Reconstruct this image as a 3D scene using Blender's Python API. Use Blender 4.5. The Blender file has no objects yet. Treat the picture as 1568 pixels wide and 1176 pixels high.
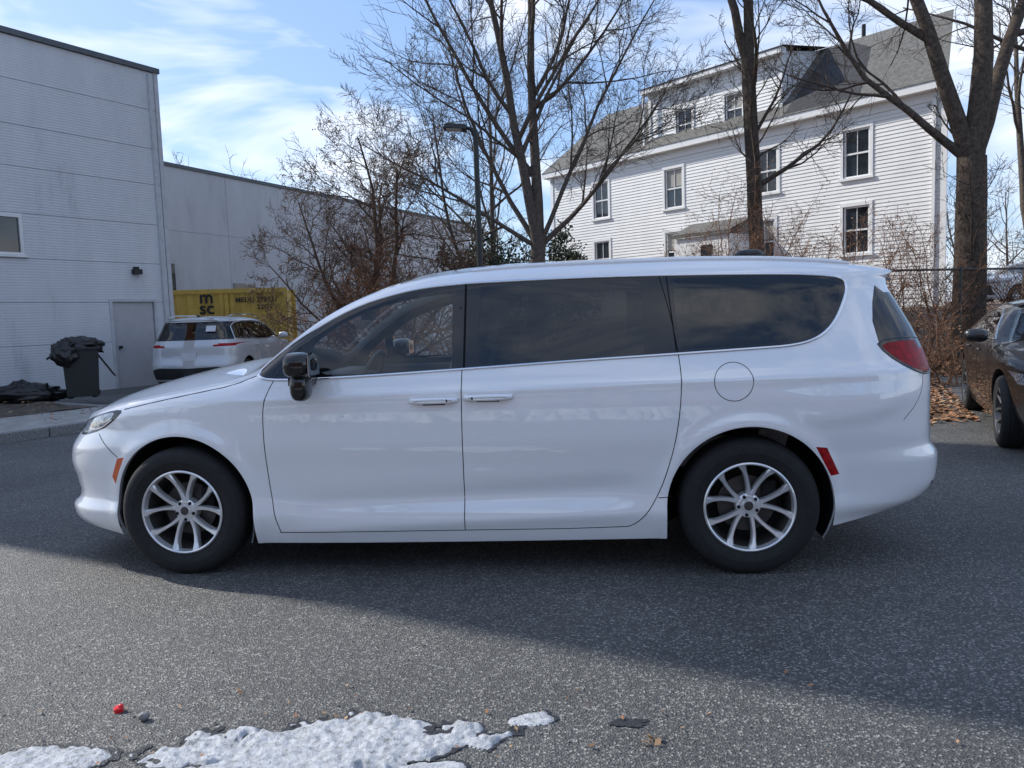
import bpy, math, random
import numpy as np
from mathutils import Vector, Matrix, noise
from mathutils.geometry import delaunay_2d_cdt
scene=bpy.context.scene
R_=math.radians
# ------------------------------------------------------------------ materials
def newmat(name):
    m=bpy.data.materials.new(name); m.use_nodes=True
    nt=m.node_tree; b=nt.nodes['Principled BSDF']; return m,nt,b
def N(nt,t,**kw):
    n=nt.nodes.new(t)
    for k,v in kw.items():
        if k.startswith('i_'): n.inputs[k[2:].replace('_',' ')].default_value=v
        else: setattr(n,k,v)
    return n
def ramp(nt,fac,stops):
    r=nt.nodes.new('ShaderNodeValToRGB'); e=r.color_ramp.elements
    while len(e)<len(stops): e.new(.5)
    for i,(p,c) in enumerate(stops):
        e[i].position=p; e[i].color=(c[0],c[1],c[2],1) if hasattr(c,'__len__') else (c,c,c,1)
    nt.links.new(fac,r.inputs['Fac']); return r.outputs['Color']
def basic(name,col,rough=.5,metal=0,coat=0,var=.15,vscale=6,bump=0,bscale=60,spec=.5,coatr=.03,coatior=1.5):
    m,nt,b=newmat(name)
    b.inputs['Roughness'].default_value=rough; b.inputs['Metallic'].default_value=metal
    b.inputs['Coat Weight'].default_value=coat; b.inputs['Coat Roughness'].default_value=coatr; b.inputs['Coat IOR'].default_value=coatior
    b.inputs['Specular IOR Level'].default_value=spec
    if var>0 or bump>0: g=nt.nodes.new('ShaderNodeNewGeometry')
    if var>0:
        n=N(nt,'ShaderNodeTexNoise',i_Scale=vscale,i_Detail=2.0,i_Roughness=.6); nt.links.new(g.outputs['Position'],n.inputs['Vector'])
        c=ramp(nt,n.outputs['Fac'],[(.3,[x*(1-var) for x in col]),(.7,[min(1,x*(1+var)) for x in col])])
        nt.links.new(c,b.inputs['Base Color'])
    else: b.inputs['Base Color'].default_value=(*col,1)
    if bump>0:
        n2=N(nt,'ShaderNodeTexNoise',i_Scale=bscale,i_Detail=1.0); nt.links.new(g.outputs['Position'],n2.inputs['Vector'])
        bp=N(nt,'ShaderNodeBump',i_Strength=bump,i_Distance=.02); nt.links.new(n2.outputs['Fac'],bp.inputs['Height']); nt.links.new(bp.outputs['Normal'],b.inputs['Normal'])
    return m
def glassmat(name,tint,gl=(1,1,1),base=.05):
    m=bpy.data.materials.new(name); m.use_nodes=True; nt=m.node_tree; nt.nodes.clear()
    o=nt.nodes.new('ShaderNodeOutputMaterial'); mx=nt.nodes.new('ShaderNodeMixShader')
    t=N(nt,'ShaderNodeBsdfTransparent'); t.inputs['Color'].default_value=(*tint,1)
    g=N(nt,'ShaderNodeBsdfGlossy'); g.inputs['Roughness'].default_value=.0; g.inputs['Color'].default_value=(*gl,1)
    lw=N(nt,'ShaderNodeLayerWeight'); lw.inputs['Blend'].default_value=.5
    pw=N(nt,'ShaderNodeMath',operation='POWER'); pw.inputs[1].default_value=4.5
    ma=N(nt,'ShaderNodeMath',operation='MULTIPLY_ADD'); ma.inputs[1].default_value=.93; ma.inputs[2].default_value=base
    nt.links.new(lw.outputs['Facing'],pw.inputs[0]); nt.links.new(pw.outputs[0],ma.inputs[0]); nt.links.new(ma.outputs[0],mx.inputs[0])
    nt.links.new(t.outputs[0],mx.inputs[1]); nt.links.new(g.outputs[0],mx.inputs[2]); nt.links.new(mx.outputs[0],o.inputs['Surface'])
    return m
M={}
M['white']=basic('car_paint_white',(.84,.85,.87),.28,0,1.0,var=0,coatior=1.9,coatr=.01)
M['black_gloss']=basic('black_gloss_trim',(.005,.005,.006),.12,0,.4,var=0)
M['black_plastic']=basic('black_plastic',(.018,.018,.019),.55,var=.2,bump=.1,bscale=300)
M['dark']=basic('underbody_black',(.008,.008,.008),.9,var=0)
M['chrome']=basic('chrome_trim',(.75,.76,.78),.12,1,var=0)
M['glass']=glassmat('window_glass_clear',(.93,.96,.95),base=.05)
M['privacy']=glassmat('window_glass_privacy',(.15,.155,.16),base=.06)
M['wind']=glassmat('windshield_glass',(.92,.95,.93))
M['red']=basic('red_lens',(.30,.002,.005),.35,0,0,var=.5,vscale=35,spec=.25)
M['amber']=basic('amber_lens',(.60,.08,.008),.2,0,.4,var=0)
M['lens']=basic('headlamp_lens',(.30,.32,.35),.08,.3,1,var=.8,vscale=35)
M['tire']=basic('tire_rubber',(.012,.012,.013),.8,var=.25,vscale=30,bump=.15,bscale=200)
M['alloy']=basic('alloy_silver',(.76,.76,.77),.28,.6,.5,var=.03,vscale=20)
M['alloyd']=basic('alloy_dark',(.12,.12,.125),.35,.6,.3,var=0)
M['disc']=basic('brake_steel',(.09,.085,.08),.5,.7,var=.2)
M['seat']=basic('seat_fabric',(.26,.26,.265),.85,var=.2,vscale=40)
M['headl']=basic('headliner_grey',(.5,.5,.49),.9,var=0)
M['inner']=basic('interior_dark',(.06,.06,.063),.7,var=0)
M['seam']=basic('panel_gap_black',(.012,.012,.012),.95,var=0,spec=.1)
M['silver']=basic('car_paint_silver',(.50,.51,.53),.35,.2,1,var=0)
M['blackp']=basic('car_paint_black',(.006,.006,.007),.3,0,.7,var=0)
M['plate']=basic('plate_white',(.6,.6,.62),.5,var=.05)
# ------------------------------------------------------------------ geometry helper
class Geo:
    def __init__(s): s.V=[];s.F=[];s.M=[]
    def add(s,vs,fs,m=0):
        o=len(s.V); s.V.extend(vs)
        for f in fs: s.F.append([o+i for i in f]); s.M.append(m)
    def box(s,c,d,m=0,rot=None,tx=1,ty=1):
        x,y,z=[q/2 for q in d]
        vs=[(-x,-y,-z),(x,-y,-z),(x,y,-z),(-x,y,-z),(-x*tx,-y*ty,z),(x*tx,-y*ty,z),(x*tx,y*ty,z),(-x*tx,y*ty,z)]
        if rot is not None: vs=[tuple(rot@Vector(v)) for v in vs]
        vs=[(v[0]+c[0],v[1]+c[1],v[2]+c[2]) for v in vs]
        s.add(vs,[(0,3,2,1),(4,5,6,7),(0,1,5,4),(1,2,6,5),(2,3,7,6),(3,0,4,7)],m)
    def tube(s,pts,rad,k=8,m=0,cap=True):
        n=len(pts); P=[Vector(p) for p in pts]
        vs=[];up=None
        for i in range(n):
            t=(P[min(i+1,n-1)]-P[max(i-1,0)]).normalized()
            if up is None:
                up=Vector((0,0,1)) if abs(t.z)<.9 else Vector((1,0,0))
            a=t.cross(up)
            if a.length<1e-4: a=t.orthogonal()
            a.normalize(); b=t.cross(a).normalized(); up=a.cross(t)
            r=rad[i] if hasattr(rad,'__len__') else rad
            for j in range(k):
                w=2*math.pi*j/k; q=P[i]+a*(r*math.cos(w))+b*(r*math.sin(w)); vs.append((q.x,q.y,q.z))
        fs=[(i*k+j,i*k+(j+1)%k,(i+1)*k+(j+1)%k,(i+1)*k+j) for i in range(n-1) for j in range(k)]
        if cap: fs.append(tuple(range(k))[::-1]); fs.append(tuple(range((n-1)*k,n*k)))
        s.add(vs,fs,m)
    def lathe(s,prof,c,m=0,seg=48,axis='y',close=False):
        vs=[]
        for i in range(seg):
            w=2*math.pi*i/seg
            for (r,h) in prof:
                if axis=='y': vs.append((c[0]+r*math.cos(w),c[1]+h,c[2]+r*math.sin(w)))
                else: vs.append((c[0]+r*math.cos(w),c[1]+r*math.sin(w),c[2]+h))
        k=len(prof)
        fs=[(i*k+j,((i+1)%seg)*k+j,((i+1)%seg)*k+j+1,i*k+j+1) for i in range(seg) for j in range(k-1)]
        s.add(vs,fs,m)
    def sphere(s,c,r,m=0,nu=20,nv=12,p=1.0):
        vs=[]
        def sp(a,e): return math.copysign(abs(a)**e,a)
        for i in range(nv+1):
            ph=math.pi*i/nv-math.pi/2
            for j in range(nu):
                th=2*math.pi*j/nu
                vs.append((c[0]+r[0]*sp(math.cos(ph),p)*sp(math.cos(th),p),c[1]+r[1]*sp(math.cos(ph),p)*sp(math.sin(th),p),c[2]+r[2]*sp(math.sin(ph),p)))
        s.add(vs,[(i*nu+j,i*nu+(j+1)%nu,(i+1)*nu+(j+1)%nu,(i+1)*nu+j) for i in range(nv) for j in range(nu)],m)
    def obj(s,name,mats,parent=None,smooth=False,bevel=0,angle=40):
        me=bpy.data.meshes.new(name); me.from_pydata(s.V,[],s.F)
        for m in mats: me.materials.append(M[m] if isinstance(m,str) else m)
        me.polygons.foreach_set('material_index',s.M)
        if smooth: me.polygons.foreach_set('use_smooth',[True]*len(s.F))
        me.update()
        o=bpy.data.objects.new(name,me); scene.collection.objects.link(o)
        if parent: o.parent=parent
        if bevel>0:
            b=o.modifiers.new('bevel','BEVEL'); b.width=bevel; b.segments=2; b.limit_method='ANGLE'; b.angle_limit=R_(35)
        if smooth and bevel==0 and angle<180:
            try: me.set_sharp_from_angle(angle=R_(angle))
            except Exception: pass
        return o
def empty(name,loc=(0,0,0),yaw=0):
    e=bpy.data.objects.new(name,None); e.location=loc; e.rotation_euler=(0,0,yaw); e.empty_display_size=.3
    scene.collection.objects.link(e); return e
def pchip(tab):
    xs=np.array([a for a,b in tab],float); ys=np.array([b for a,b in tab],float)
    h=np.diff(xs); d=np.diff(ys)/h; m=np.zeros(len(xs)); m[0]=d[0]; m[-1]=d[-1]
    for i in range(1,len(xs)-1):
        if d[i-1]*d[i]>0:
            w1=2*h[i]+h[i-1]; w2=h[i]+2*h[i-1]; m[i]=(w1+w2)/(w1/d[i-1]+w2/d[i])
    def f(x):
        x=np.clip(np.asarray(x,float),xs[0],xs[-1]); i=np.clip(np.searchsorted(xs,x)-1,0,len(h)-1)
        t=(x-xs[i])/h[i]; a=ys[i]; b=ys[i+1]
        return a*(1+2*t)*(1-t)**2+m[i]*h[i]*t*(1-t)**2+b*t*t*(3-2*t)+m[i+1]*h[i]*t*t*(t-1)
    return f
def inpoly(px,py,poly):
    c=np.zeros(len(px),bool); n=len(poly)
    for i in range(n):
        x1,y1=poly[i];x2,y2=poly[(i+1)%n]
        if y1==y2: continue
        k=((y1>py)!=(y2>py))&(px<(x2-x1)*(py-y1)/(y2-y1)+x1); c^=k
    return c
def resamp(poly,h,closed=True):
    out=[];n=len(poly)
    for i in range(n if closed else n-1):
        a=np.array(poly[i],float);b=np.array(poly[(i+1)%n],float);k=max(1,int(math.ceil(np.linalg.norm(b-a)/h)))
        for j in range(k): out.append(tuple(a+(b-a)*j/k))
    if not closed: out.append(tuple(poly[-1]))
    return out
def smoothpoly(poly,it=2,closed=True):
    for _ in range(it):
        o=[];n=len(poly)
        if not closed: o.append(poly[0])
        for i in range(n if closed else n-1):
            a=poly[i];b=poly[(i+1)%n]
            o.append((a[0]*.75+b[0]*.25,a[1]*.75+b[1]*.25)); o.append((a[0]*.25+b[0]*.75,a[1]*.25+b[1]*.75))
        if not closed: o.append(poly[-1])
        poly=o
    return poly
# ------------------------------------------------------------------ vehicle body
class Body:
    def __init__(s,P):
        s.P=P; s.w=pchip(P['w']); s.xf=pchip(P['xf']); s.xr=pchip(P['xr']); s.zt=pchip(P['zt']); s.zb=pchip(P['zb'])
        s.cr=pchip(P['crown']); s.nf=P['nf']; s.nr=P['nr']; s.xm=P.get('xm',0.0); s.rr=P.get('r',.1)
        s.disp=P.get('disp',None); z=.6
        ths=[]
        for k in np.linspace(0,.8,60)[:-1]: ths.append(math.asin(k**(s.nf/2)))
        x0=((1-.8**s.nf))**(1/s.nf)
        for k in np.linspace(x0,0,400)[:-1]: ths.append(math.acos(min(1,k**(s.nf/2))))
        x1=((1-.8**s.nr))**(1/s.nr)
        for k in np.linspace(0,x1,400): ths.append(math.pi-math.acos(min(1,k**(s.nr/2))))
        for k in np.linspace(.8,0,60)[1:]: ths.append(math.pi-math.asin(k**(s.nr/2)))
        s.T=np.array(ths); zz=np.full(len(s.T),z); x,y,_=s.raw(s.T,zz)
        s.Q=np.concatenate([[0],np.cumsum(np.hypot(np.diff(x),np.diff(y)))])
    def raw(s,th,z):
        c=np.cos(th);sn=np.abs(np.sin(th)); fr=c>=0
        ac=np.abs(c)
        x=np.where(fr,s.xm-(s.xm-s.xf(z))*ac**(2/s.nf),s.xm+(s.xr(z)-s.xm)*ac**(2/s.nr))
        w=s.w(z)*np.where(fr,sn**(2/s.nf),sn**(2/s.nr))
        return x,w,z
    def pos(s,th,z):
        th=np.asarray(th,float);z=np.asarray(z,float)
        x,y,_=s.raw(th,z); k=y/np.maximum(s.w(z),1e-6)
        h=s.zt(x)-z; r=s.rr; hh=r*.927; sp=np.clip((hh-h)/r,0,.93); off=r*(1-np.sqrt(1-sp**2))
        y=y-off*k
        if s.disp is not None: y=y+s.disp(x,z)*k
        return np.stack([x,np.maximum(y,0),z],-1)
    def thx(s,x,z):
        x=np.asarray(x,float);z=np.asarray(z,float)
        cf=np.clip((s.xm-x)/(s.xm-s.xf(z)),0,1)**(s.nf/2); cr=np.clip((x-s.xm)/(s.xr(z)-s.xm),0,1)**(s.nr/2)
        return np.where(x<s.xm,np.arccos(cf),math.pi-np.arccos(cr))
    def thy(s,y,z,rear):
        z=np.asarray(z,float); k=np.clip(np.asarray(y,float)/s.w(z),0,1); n=s.nr if rear else s.nf
        t=np.arcsin(k**(n/2)); return math.pi-t if rear else t
    def q(s,th): return np.interp(th,s.T,s.Q)
    def th(s,q): return np.interp(q,s.Q,s.T)
    def nrm(s,th,z):
        e=2e-4; ez=1e-3
        a=s.pos(np.minimum(th+e,math.pi),z)-s.pos(np.maximum(th-e,0),z)
        b=s.pos(th,z+ez)-s.pos(th,z-ez)
        n=np.cross(b,a); l=np.linalg.norm(n,axis=-1,keepdims=True); n=n/np.maximum(l,1e-12)
        en=np.asarray(th)<1e-3; n[en]=(-1,0,0); en=np.asarray(th)>math.pi-1e-3; n[en]=(1,0,0)
        return n
    def surf(s,x,z,side=-1,off=0):
        th=s.thx(x,z); p=s.pos(th,z); n=s.nrm(th,np.asarray(z,float)); p=p+n*off
        n=n.copy()
        if side<0: n[...,1]*=-1; p[...,1]*=-1
        return p,n
    def edge(s,which,n):
        qs=np.linspace(0,s.Q[-1],n); th=s.th(qs); z=np.full(n,.6); f=s.zt if which=='top' else s.zb
        for _ in range(60): x,_,_=s.raw(th,z); z=z*.4+.6*f(x)
        return qs,th,z
    def build(s,name,h,parent,mats,polys,holes,top_mats):
        nq=int(s.Q[-1]/(h*.8)); qb,tb,zb=s.edge('bot',nq); qt,tt,zt=s.edge('top',nq)
        outline=list(zip(qb,zb))+list(zip(qt[::-1],zt[::-1]))
        cons=[outline]; PP=[]
        def tomap(kind,pts):
            pts=resamp(pts,h*.7); a=np.array([p[0] for p in pts]);z=np.array([p[1] for p in pts])
            if kind=='side': th=s.thx(a,z)
            else: th=s.thy(a,z,kind=='rear')
            return list(zip(s.q(th),z))
        for (mi,kind,pts) in polys: p=tomap(kind,pts); PP.append((mi,p)); cons.append(p)
        HH=[]
        for pts in holes: p=tomap('side',pts); HH.append(p); cons.append(p)
        zmin=zb.min();zmax=zt.max()
        gq=np.linspace(0,s.Q[-1],int(s.Q[-1]/h)); gz=np.arange(zmin,zmax,h)
        A,B=np.meshgrid(gq,gz); A=A.ravel();B=B.ravel()
        k=(B>np.interp(A,qb,zb)+.4*h)&(B<np.interp(A,qt,zt)-.4*h); A=A[k];B=B[k]
        cp=np.array([p for c in cons for p in c]); keep=np.ones(len(A),bool)
        for i in range(0,len(A),2000):
            d=(A[i:i+2000,None]-cp[None,:,0])**2+(B[i:i+2000,None]-cp[None,:,1])**2
            keep[i:i+2000]=d.min(1)>(.4*h)**2
        A=A[keep];B=B[keep]
        verts=[];edges=[]
        for c in cons:
            o=len(verts); verts+= [Vector((float(a),float(b))) for a,b in c]; n=len(c)
            edges+=[(o+i,o+(i+1)%n) for i in range(n)]
        verts+=[Vector((float(a),float(b))) for a,b in zip(A,B)]
        vo,eo,fo,_,_,_=delaunay_2d_cdt(verts,edges,[],0,1e-5)
        V=np.array([(v.x,v.y) for v in vo]); F=np.array([f for f in fo if len(f)==3])
        a=V[F[:,0]];b=V[F[:,1]];c=V[F[:,2]]; ar=(b[:,0]-a[:,0])*(c[:,1]-a[:,1])-(b[:,1]-a[:,1])*(c[:,0]-a[:,0])
        fl=ar<0; F[fl]=F[fl][:,::-1]; F=F[np.abs(ar)>1e-9]
        cx=V[F].mean(1); ins=inpoly(cx[:,0],cx[:,1],outline)
        for p in HH: ins&=~inpoly(cx[:,0],cx[:,1],p)
        F=F[ins];cx=cx[ins]; mi=np.zeros(len(F),int)
        for m_,p in PP: mi[inpoly(cx[:,0],cx[:,1],p)]=m_
        th=s.th(V[:,0]); P3=s.pos(th,V[:,1]); Nn=s.nrm(th,V[:,1]); n=len(V)
        Pm=P3*np.array([1,-1,1]); Nm=Nn*np.array([1,-1,1])
        AV=np.concatenate([P3,Pm]); AN=np.concatenate([Nn,Nm]); AF=np.concatenate([F[:,::-1],F+n]); AM=np.concatenate([mi,mi])
        def mk(nm,AV,AN,AF,AM,mats):
            me=bpy.data.meshes.new(nm); me.from_pydata(AV.tolist(),[],AF.tolist())
            for m_ in mats: me.materials.append(M[m_])
            me.polygons.foreach_set('material_index',AM.tolist()); me.polygons.foreach_set('use_smooth',[True]*len(AF)); me.update()
            try: me.normals_split_custom_set_from_vertices(AN.tolist())
            except Exception as ex: print('nrm',ex)
            o=bpy.data.objects.new(nm,me); scene.collection.objects.link(o); o.parent=parent; return o
        mk('body_sides',AV,AN,AF,AM,mats)
        gl=[i for i,m_ in enumerate(mats) if m_ in('glass','privacy')]
        k=~np.isin(AM,gl)
        mk('interior_liner',AV-AN*.035,-AN,AF[k][:,::-1],np.zeros(k.sum(),int),['inner'])
        P3=s.pos(tt,zt); J=12; js=np.linspace(-1,1,2*J+1); g=Geo(); g2=Geo(); VV=[]
        C=s.cr(P3[:,0])*np.minimum(1,P3[:,1]/.45)**2
        for i in range(nq):
            for t in js: VV.append((P3[i,0],P3[i,1]*t,P3[i,2]+C[i]*(1-t*t)))
        w=2*J+1; FF=[];MM=[]
        for i in range(nq-1):
            xc=(P3[i,0]+P3[i+1,0])/2
            for j in range(w-1):
                t=abs((js[j]+js[j+1])/2); m_=0
                for (x0,x1,tmax,mm) in top_mats:
                    if x0<xc<x1 and t<tmax: m_=mm
                FF.append((i*w+j,(i+1)*w+j,(i+1)*w+j+1,i*w+j+1)); MM.append(m_)
        g.V=VV; g.F=FF; g.M=MM; g.obj('top_panels',mats,parent,True,angle=180)
        kk=[i for i in range(len(MM)) if MM[i]==0]
        g2.V=[(a,b*.97,c_-.04) for a,b,c_ in VV]; g2.F=[FF[i] for i in kk]; g2.M=[0]*len(kk); g2.obj('headliner',['headl'],parent,True,angle=180)
    def ribbon(s,g,pts,width,off,mi,side,thick=.004,closed=False,step=.015):
        pts=resamp(pts,step,closed)
        if closed: pts=pts+[pts[0]]
        x=np.array([p[0] for p in pts]);z=np.array([p[1] for p in pts])
        p,n=s.surf(x,z,side,0)
        t=np.gradient(p,axis=0)
        if closed: t[0]=t[-1]=(p[1]-p[-2])
        t/=np.linalg.norm(t,axis=1,keepdims=True)+1e-9
        b=np.cross(t,n); b/=np.linalg.norm(b,axis=1,keepdims=True)+1e-9
        vs=[]
        for i in range(len(pts)):
            for (u,v) in ((-.5,-.004),(-.5,off),(-.3,off+thick),(.3,off+thick),(.5,off),(.5,-.004)):
                vs.append(tuple(p[i]+b[i]*u*width+n[i]*v))
        fs=[(i*6+j,i*6+j+1,(i+1)*6+j+1,(i+1)*6+j) for i in range(len(pts)-1) for j in range(5)]
        g.add(vs,fs,mi)
def wheel(parent,x,y,sgn,R=.36,rim=.232,name='wheel',ang=0,width=.225,al='alloy'):
    e=empty(name); e.parent=parent; e.location=(x,y,R-.004)
    g=Geo(); w=width/2
    def L(prof,m,seg=72): g.lathe([(r,sgn*h) for r,h in prof],(0,0,0),m,seg)
    L([(rim,-w*.9),(R*.93,-w),(R*.985,-w*.8),(R,-w*.55),(R,w*.55),(R*.99,w*.72),(R*.965,w*.88),(R*.93,w*.97),(R*.925,w*.985),(R*.86,w*1.04),(R*.79,w*1.05),(R*.785,w*1.03),(R*.72,w*.99),(rim+.008,w*.90),(rim,w*.86)],0)
    for hh in (-.055,-.02,.02,.055):
        L([(R+.0006,hh-.004),(R+.0012,hh),(R+.0006,hh+.004)],1)
    L([(rim+.004,w*.86),(rim+.005,w*.93),(rim-.002,w*.97),(rim-.008,w*.93),(rim-.013,w*.6)],2)
    L([(rim-.013,w*.6),(rim-.026,w*.2),(rim-.03,-w*.8)],3)
    L([(.001,.0),(.150,.0),(.150,-.025),(.12,-.03)],3)
    L([(.0,-.03),(rim-.03,-.05)],1)
    g.obj('tire_and_rim',['tire','dark',al,'disc'],e,True,angle=35)
    s=Geo()
    prof=[(.0,w*.66),(.03,w*.66),(.034,w*.60),(.052,w*.60),(.064,w*.52),(.068,w*.1)]
    s.lathe([(r,sgn*h) for r,h in prof],(0,0,0),0,40)
    rm=rim-.008
    for k in range(5):
        base=2*math.pi*k/5+ang
        for q in (-1,1):
            pts=[]; n=10
            for i in range(n+1):
                t=i/n; r=.045+(rm-.045)*t
                a=base+q*(.13+.235*t**1.15); wd=.0135-.0025*math.sin(math.pi*min(1,t*1.1))+(.007*max(0,(t-.8)/.2))
                hgt=w*(.58+.30*t)-.008*math.sin(math.pi*t)
                ca,sa=math.cos(a),math.sin(a); tx,tz=-sa,ca
                row=[]
                for (u,v) in ((-1.0,-.04),(-1,-.008),(-.6,.0),(.6,.0),(1,-.008),(1.0,-.04)):
                    row.append((r*ca+tx*wd*u,sgn*(hgt+v),r*sa+tz*wd*u))
                pts.append(row)
            vs=[v for row in pts for v in row]
            s.add(vs,[(i*6+j,i*6+j+1,(i+1)*6+j+1,(i+1)*6+j) for i in range(n) for j in range(5)],0)
        a=base+math.pi/5
        s.lathe([(.0,sgn*(w*.62)),(.009,sgn*(w*.615)),(.010,sgn*w*.5)],(.050*math.cos(a),0.002*sgn,.050*math.sin(a)),1,12)
    s.lathe([(.0,sgn*(w*.70)),(.022,sgn*(w*.69)),(.025,sgn*(w*.65))],(0,0,0),2,24)
    s.box((.115,-.0*sgn,.06),(.07,.05,.13),1)
    s.obj('alloy_spokes',[al,'dark','disc'],e,True,angle=30)
    return e
def arcpoly(cx,cz,r,zlow=0.0,n=48):
    pts=[(cx-r*1.0,zlow)]
    for i in range(n+1):
        a=math.pi-math.pi*i/n; pts.append((cx+r*math.cos(a),cz+r*math.sin(a)))
    pts.append((cx+r*1.0,zlow)); return pts
def archparts(B,parent,cxs,cz,r,paint):
    g=Geo()
    for cx in cxs:
        for side in (-1,1):
            a=np.linspace(math.pi+.45,-.45,60); x=cx+r*np.cos(a); z=cz+r*np.sin(a); z=np.maximum(z,.16)
            p,n=B.surf(x,z,side,0)
            sy=side; rows=[]
            for i in range(60):
                v=p[i]; inn=np.array([v[0],sy*(abs(v[1])-.025),v[2]])
                d=np.array([v[0]-cx,0,v[2]-cz]); d/=np.linalg.norm(d)
                i2=np.array([v[0]+d[0]*.01,sy*(abs(v[1])-.03),v[2]+d[2]*.01]); i3=np.array([v[0]+d[0]*.02,sy*.55,v[2]+d[2]*.02])
                rows.append((tuple(v),tuple(inn),tuple(i2),tuple(i3)))
            vs=[q for rr in rows for q in rr]
            g.add(vs,[(i*4,i*4+1,(i+1)*4+1,(i+1)*4) for i in range(59)],0)
            g.add(vs,[(i*4+j,i*4+j+1,(i+1)*4+j+1,(i+1)*4+j) for i in range(59) for j in (1,2)],1)
            vs=[(cx,sy*.55,cz)]+[rr[3] for rr in rows]
            g.add(vs,[(0,i,i+1) for i in range(1,60)],1)
    g.obj('wheel_arches',[paint,'dark'],parent,True,angle=30)
# ------------------------------------------------------------------ minivan
van=empty('minivan',(-.233,5.03,0),-math.atan(.1))
def vdisp(x,z):
    d=np.zeros_like(x)
    for cx in (-1.55,1.55):
        rr=np.hypot(x-cx,z-.36); d+=.016*np.exp(-((rr-.44)/.05)**2)*(z>.1)
    zl=.79+.08*np.clip((x-1.9)/.45,0,1)**2
    s=1/(1+np.exp(-(z-zl)/.020)); k=np.clip((x-1.65)/.3,0,1)*np.clip((2.5-x)/.25,0,1); k=k*k*(3-2*k)
    d+=.013*s*k*np.exp(-((z-zl)/.16)**2*(z>zl))
    zs=1.0+.02*x; e=np.clip((x+1.6)/.5,0,1)
    d+=.009*np.exp(-((z-zs)/.028)**2)*e
    kd=np.clip((x+1.05)/.35,0,1)*np.clip((1.1-x)/.35,0,1); kd=kd*kd*(3-2*kd); zc=.42+.05*(x)/1.0
    d+=-.014*np.exp(-((z-zc)/.07)**2)*kd+.006*np.exp(-((z-zc+.13)/.035)**2)*kd
    return d
VP=dict(w=[(.13,.92),(.18,.945),(.24,.965),(.34,.984),(.44,.972),(.58,.980),(.75,.998),(.9,1.0),(1.0,.988),(1.06,.972),(1.12,.948),(1.3,.875),(1.5,.79),(1.65,.735),(1.75,.69)],
 xf=[(.12,-2.40),(.2,-2.46),(.28,-2.535),(.33,-2.54),(.40,-2.49),(.5,-2.505),(.6,-2.53),(.68,-2.515),(.76,-2.46),(.82,-2.41),(.9,-2.40),(1.7,-2.40)],
 xr=[(.12,2.35),(.28,2.42),(.36,2.57),(.45,2.64),(.57,2.65),(.66,2.605),(.8,2.60),(1.0,2.60),(1.1,2.585),(1.22,2.545),(1.4,2.46),(1.5,2.415),(1.54,2.42),(1.57,2.47),(1.7,2.47)],
 zt=[(-2.6,.77),(-2.5,.80),(-2.4,.835),(-2.25,.89),(-2.0,.955),(-1.7,1.012),(-1.4,1.06),(-1.2,1.095),(-1.10,1.135),(-1.0,1.215),(-.88,1.315),(-.70,1.435),(-.52,1.52),(-.34,1.578),(-.16,1.614),(.1,1.642),(.4,1.656),(.8,1.66),(1.2,1.66),(1.6,1.65),(1.94,1.628),(2.1,1.612),(2.27,1.59),(2.5,1.56)],
 zb=[(-2.6,.27),(-2.2,.23),(-1.94,.2),(-1.1,.175),(1.13,.195),(1.98,.25),(2.3,.31),(2.7,.37)],
 crown=[(-2.6,.07),(-2.,.09),(-1.4,.11),(-1.1,.10),(-.9,.085),(-.4,.075),(0,.068),(2.5,.055)],nf=4,nr=6,r=.10,disp=vdisp)
B=Body(VP)
dlo=smoothpoly([(-1.07,1.105),(-1.06,1.145),(-.95,1.235),(-.81,1.33),(-.56,1.465),(-.34,1.53),(-.16,1.562),(.03,1.575),(.17,1.58),(.74,1.585),(1.19,1.58),(1.77,1.565),(1.98,1.55),(2.08,1.535),(2.11,1.49),(2.07,1.40),(2.01,1.30),(1.92,1.225),(1.80,1.19),(1.57,1.18),(1.2,1.165),(.56,1.14),(.04,1.115),(-.46,1.093),(-.97,1.08)],2)
fg=smoothpoly([(-.77,1.11),(-.785,1.26),(-.72,1.33),(-.56,1.43),(-.34,1.495),(-.16,1.525),(-.02,1.535),(.005,1.53),(.01,1.13),(0,1.12),(-.4,1.105)],1)
fq=[(-.99,1.105),(-.96,1.155),(-.83,1.27),(-.825,1.11)]
sg=smoothpoly([(.15,1.14),(.155,1.55),(.18,1.56),(.6,1.562),(1.0,1.558),(1.025,1.55),(1.03,1.18),(1.0,1.165),(.6,1.15),(.18,1.135)],1)
qg=smoothpoly([(1.2,1.2),(1.195,1.555),(1.22,1.562),(1.77,1.545),(1.98,1.53),(2.06,1.515),(2.075,1.48),(2.04,1.40),(1.97,1.30),(1.89,1.235),(1.78,1.208),(1.57,1.2),(1.23,1.188)],1)
head=smoothpoly([(-2.36,.79),(-2.29,.845),(-2.15,.89),(-1.98,.93),(-1.90,.93),(-1.97,.87),(-2.08,.81),(-2.27,.765)],1)
headin=smoothpoly([(-2.31,.795),(-2.26,.84),(-2.15,.88),(-2.0,.918),(-1.97,.905),(-2.07,.83),(-2.25,.78)],1)
tail=smoothpoly([(2.21,1.20),(2.42,1.215),(2.545,1.195),(2.59,1.04),(2.5,1.01),(2.38,1.05),(2.26,1.13)],1)
tailin=smoothpoly([(2.235,1.185),(2.42,1.198),(2.55,1.18),(2.585,1.05),(2.5,1.022),(2.385,1.062),(2.275,1.135)],1)
tblk=[(2.27,1.49),(2.37,1.42),(2.455,1.30),(2.52,1.205),(2.42,1.205),(2.23,1.19),(2.215,1.30),(2.235,1.40)]
amb=[(-1.985,.505),(-2.01,.545),(-1.955,.655),(-1.90,.665),(-1.95,.575)]
redm=[(1.875,.675),(1.935,.667),(2.0,.527),(1.955,.521)]
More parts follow.
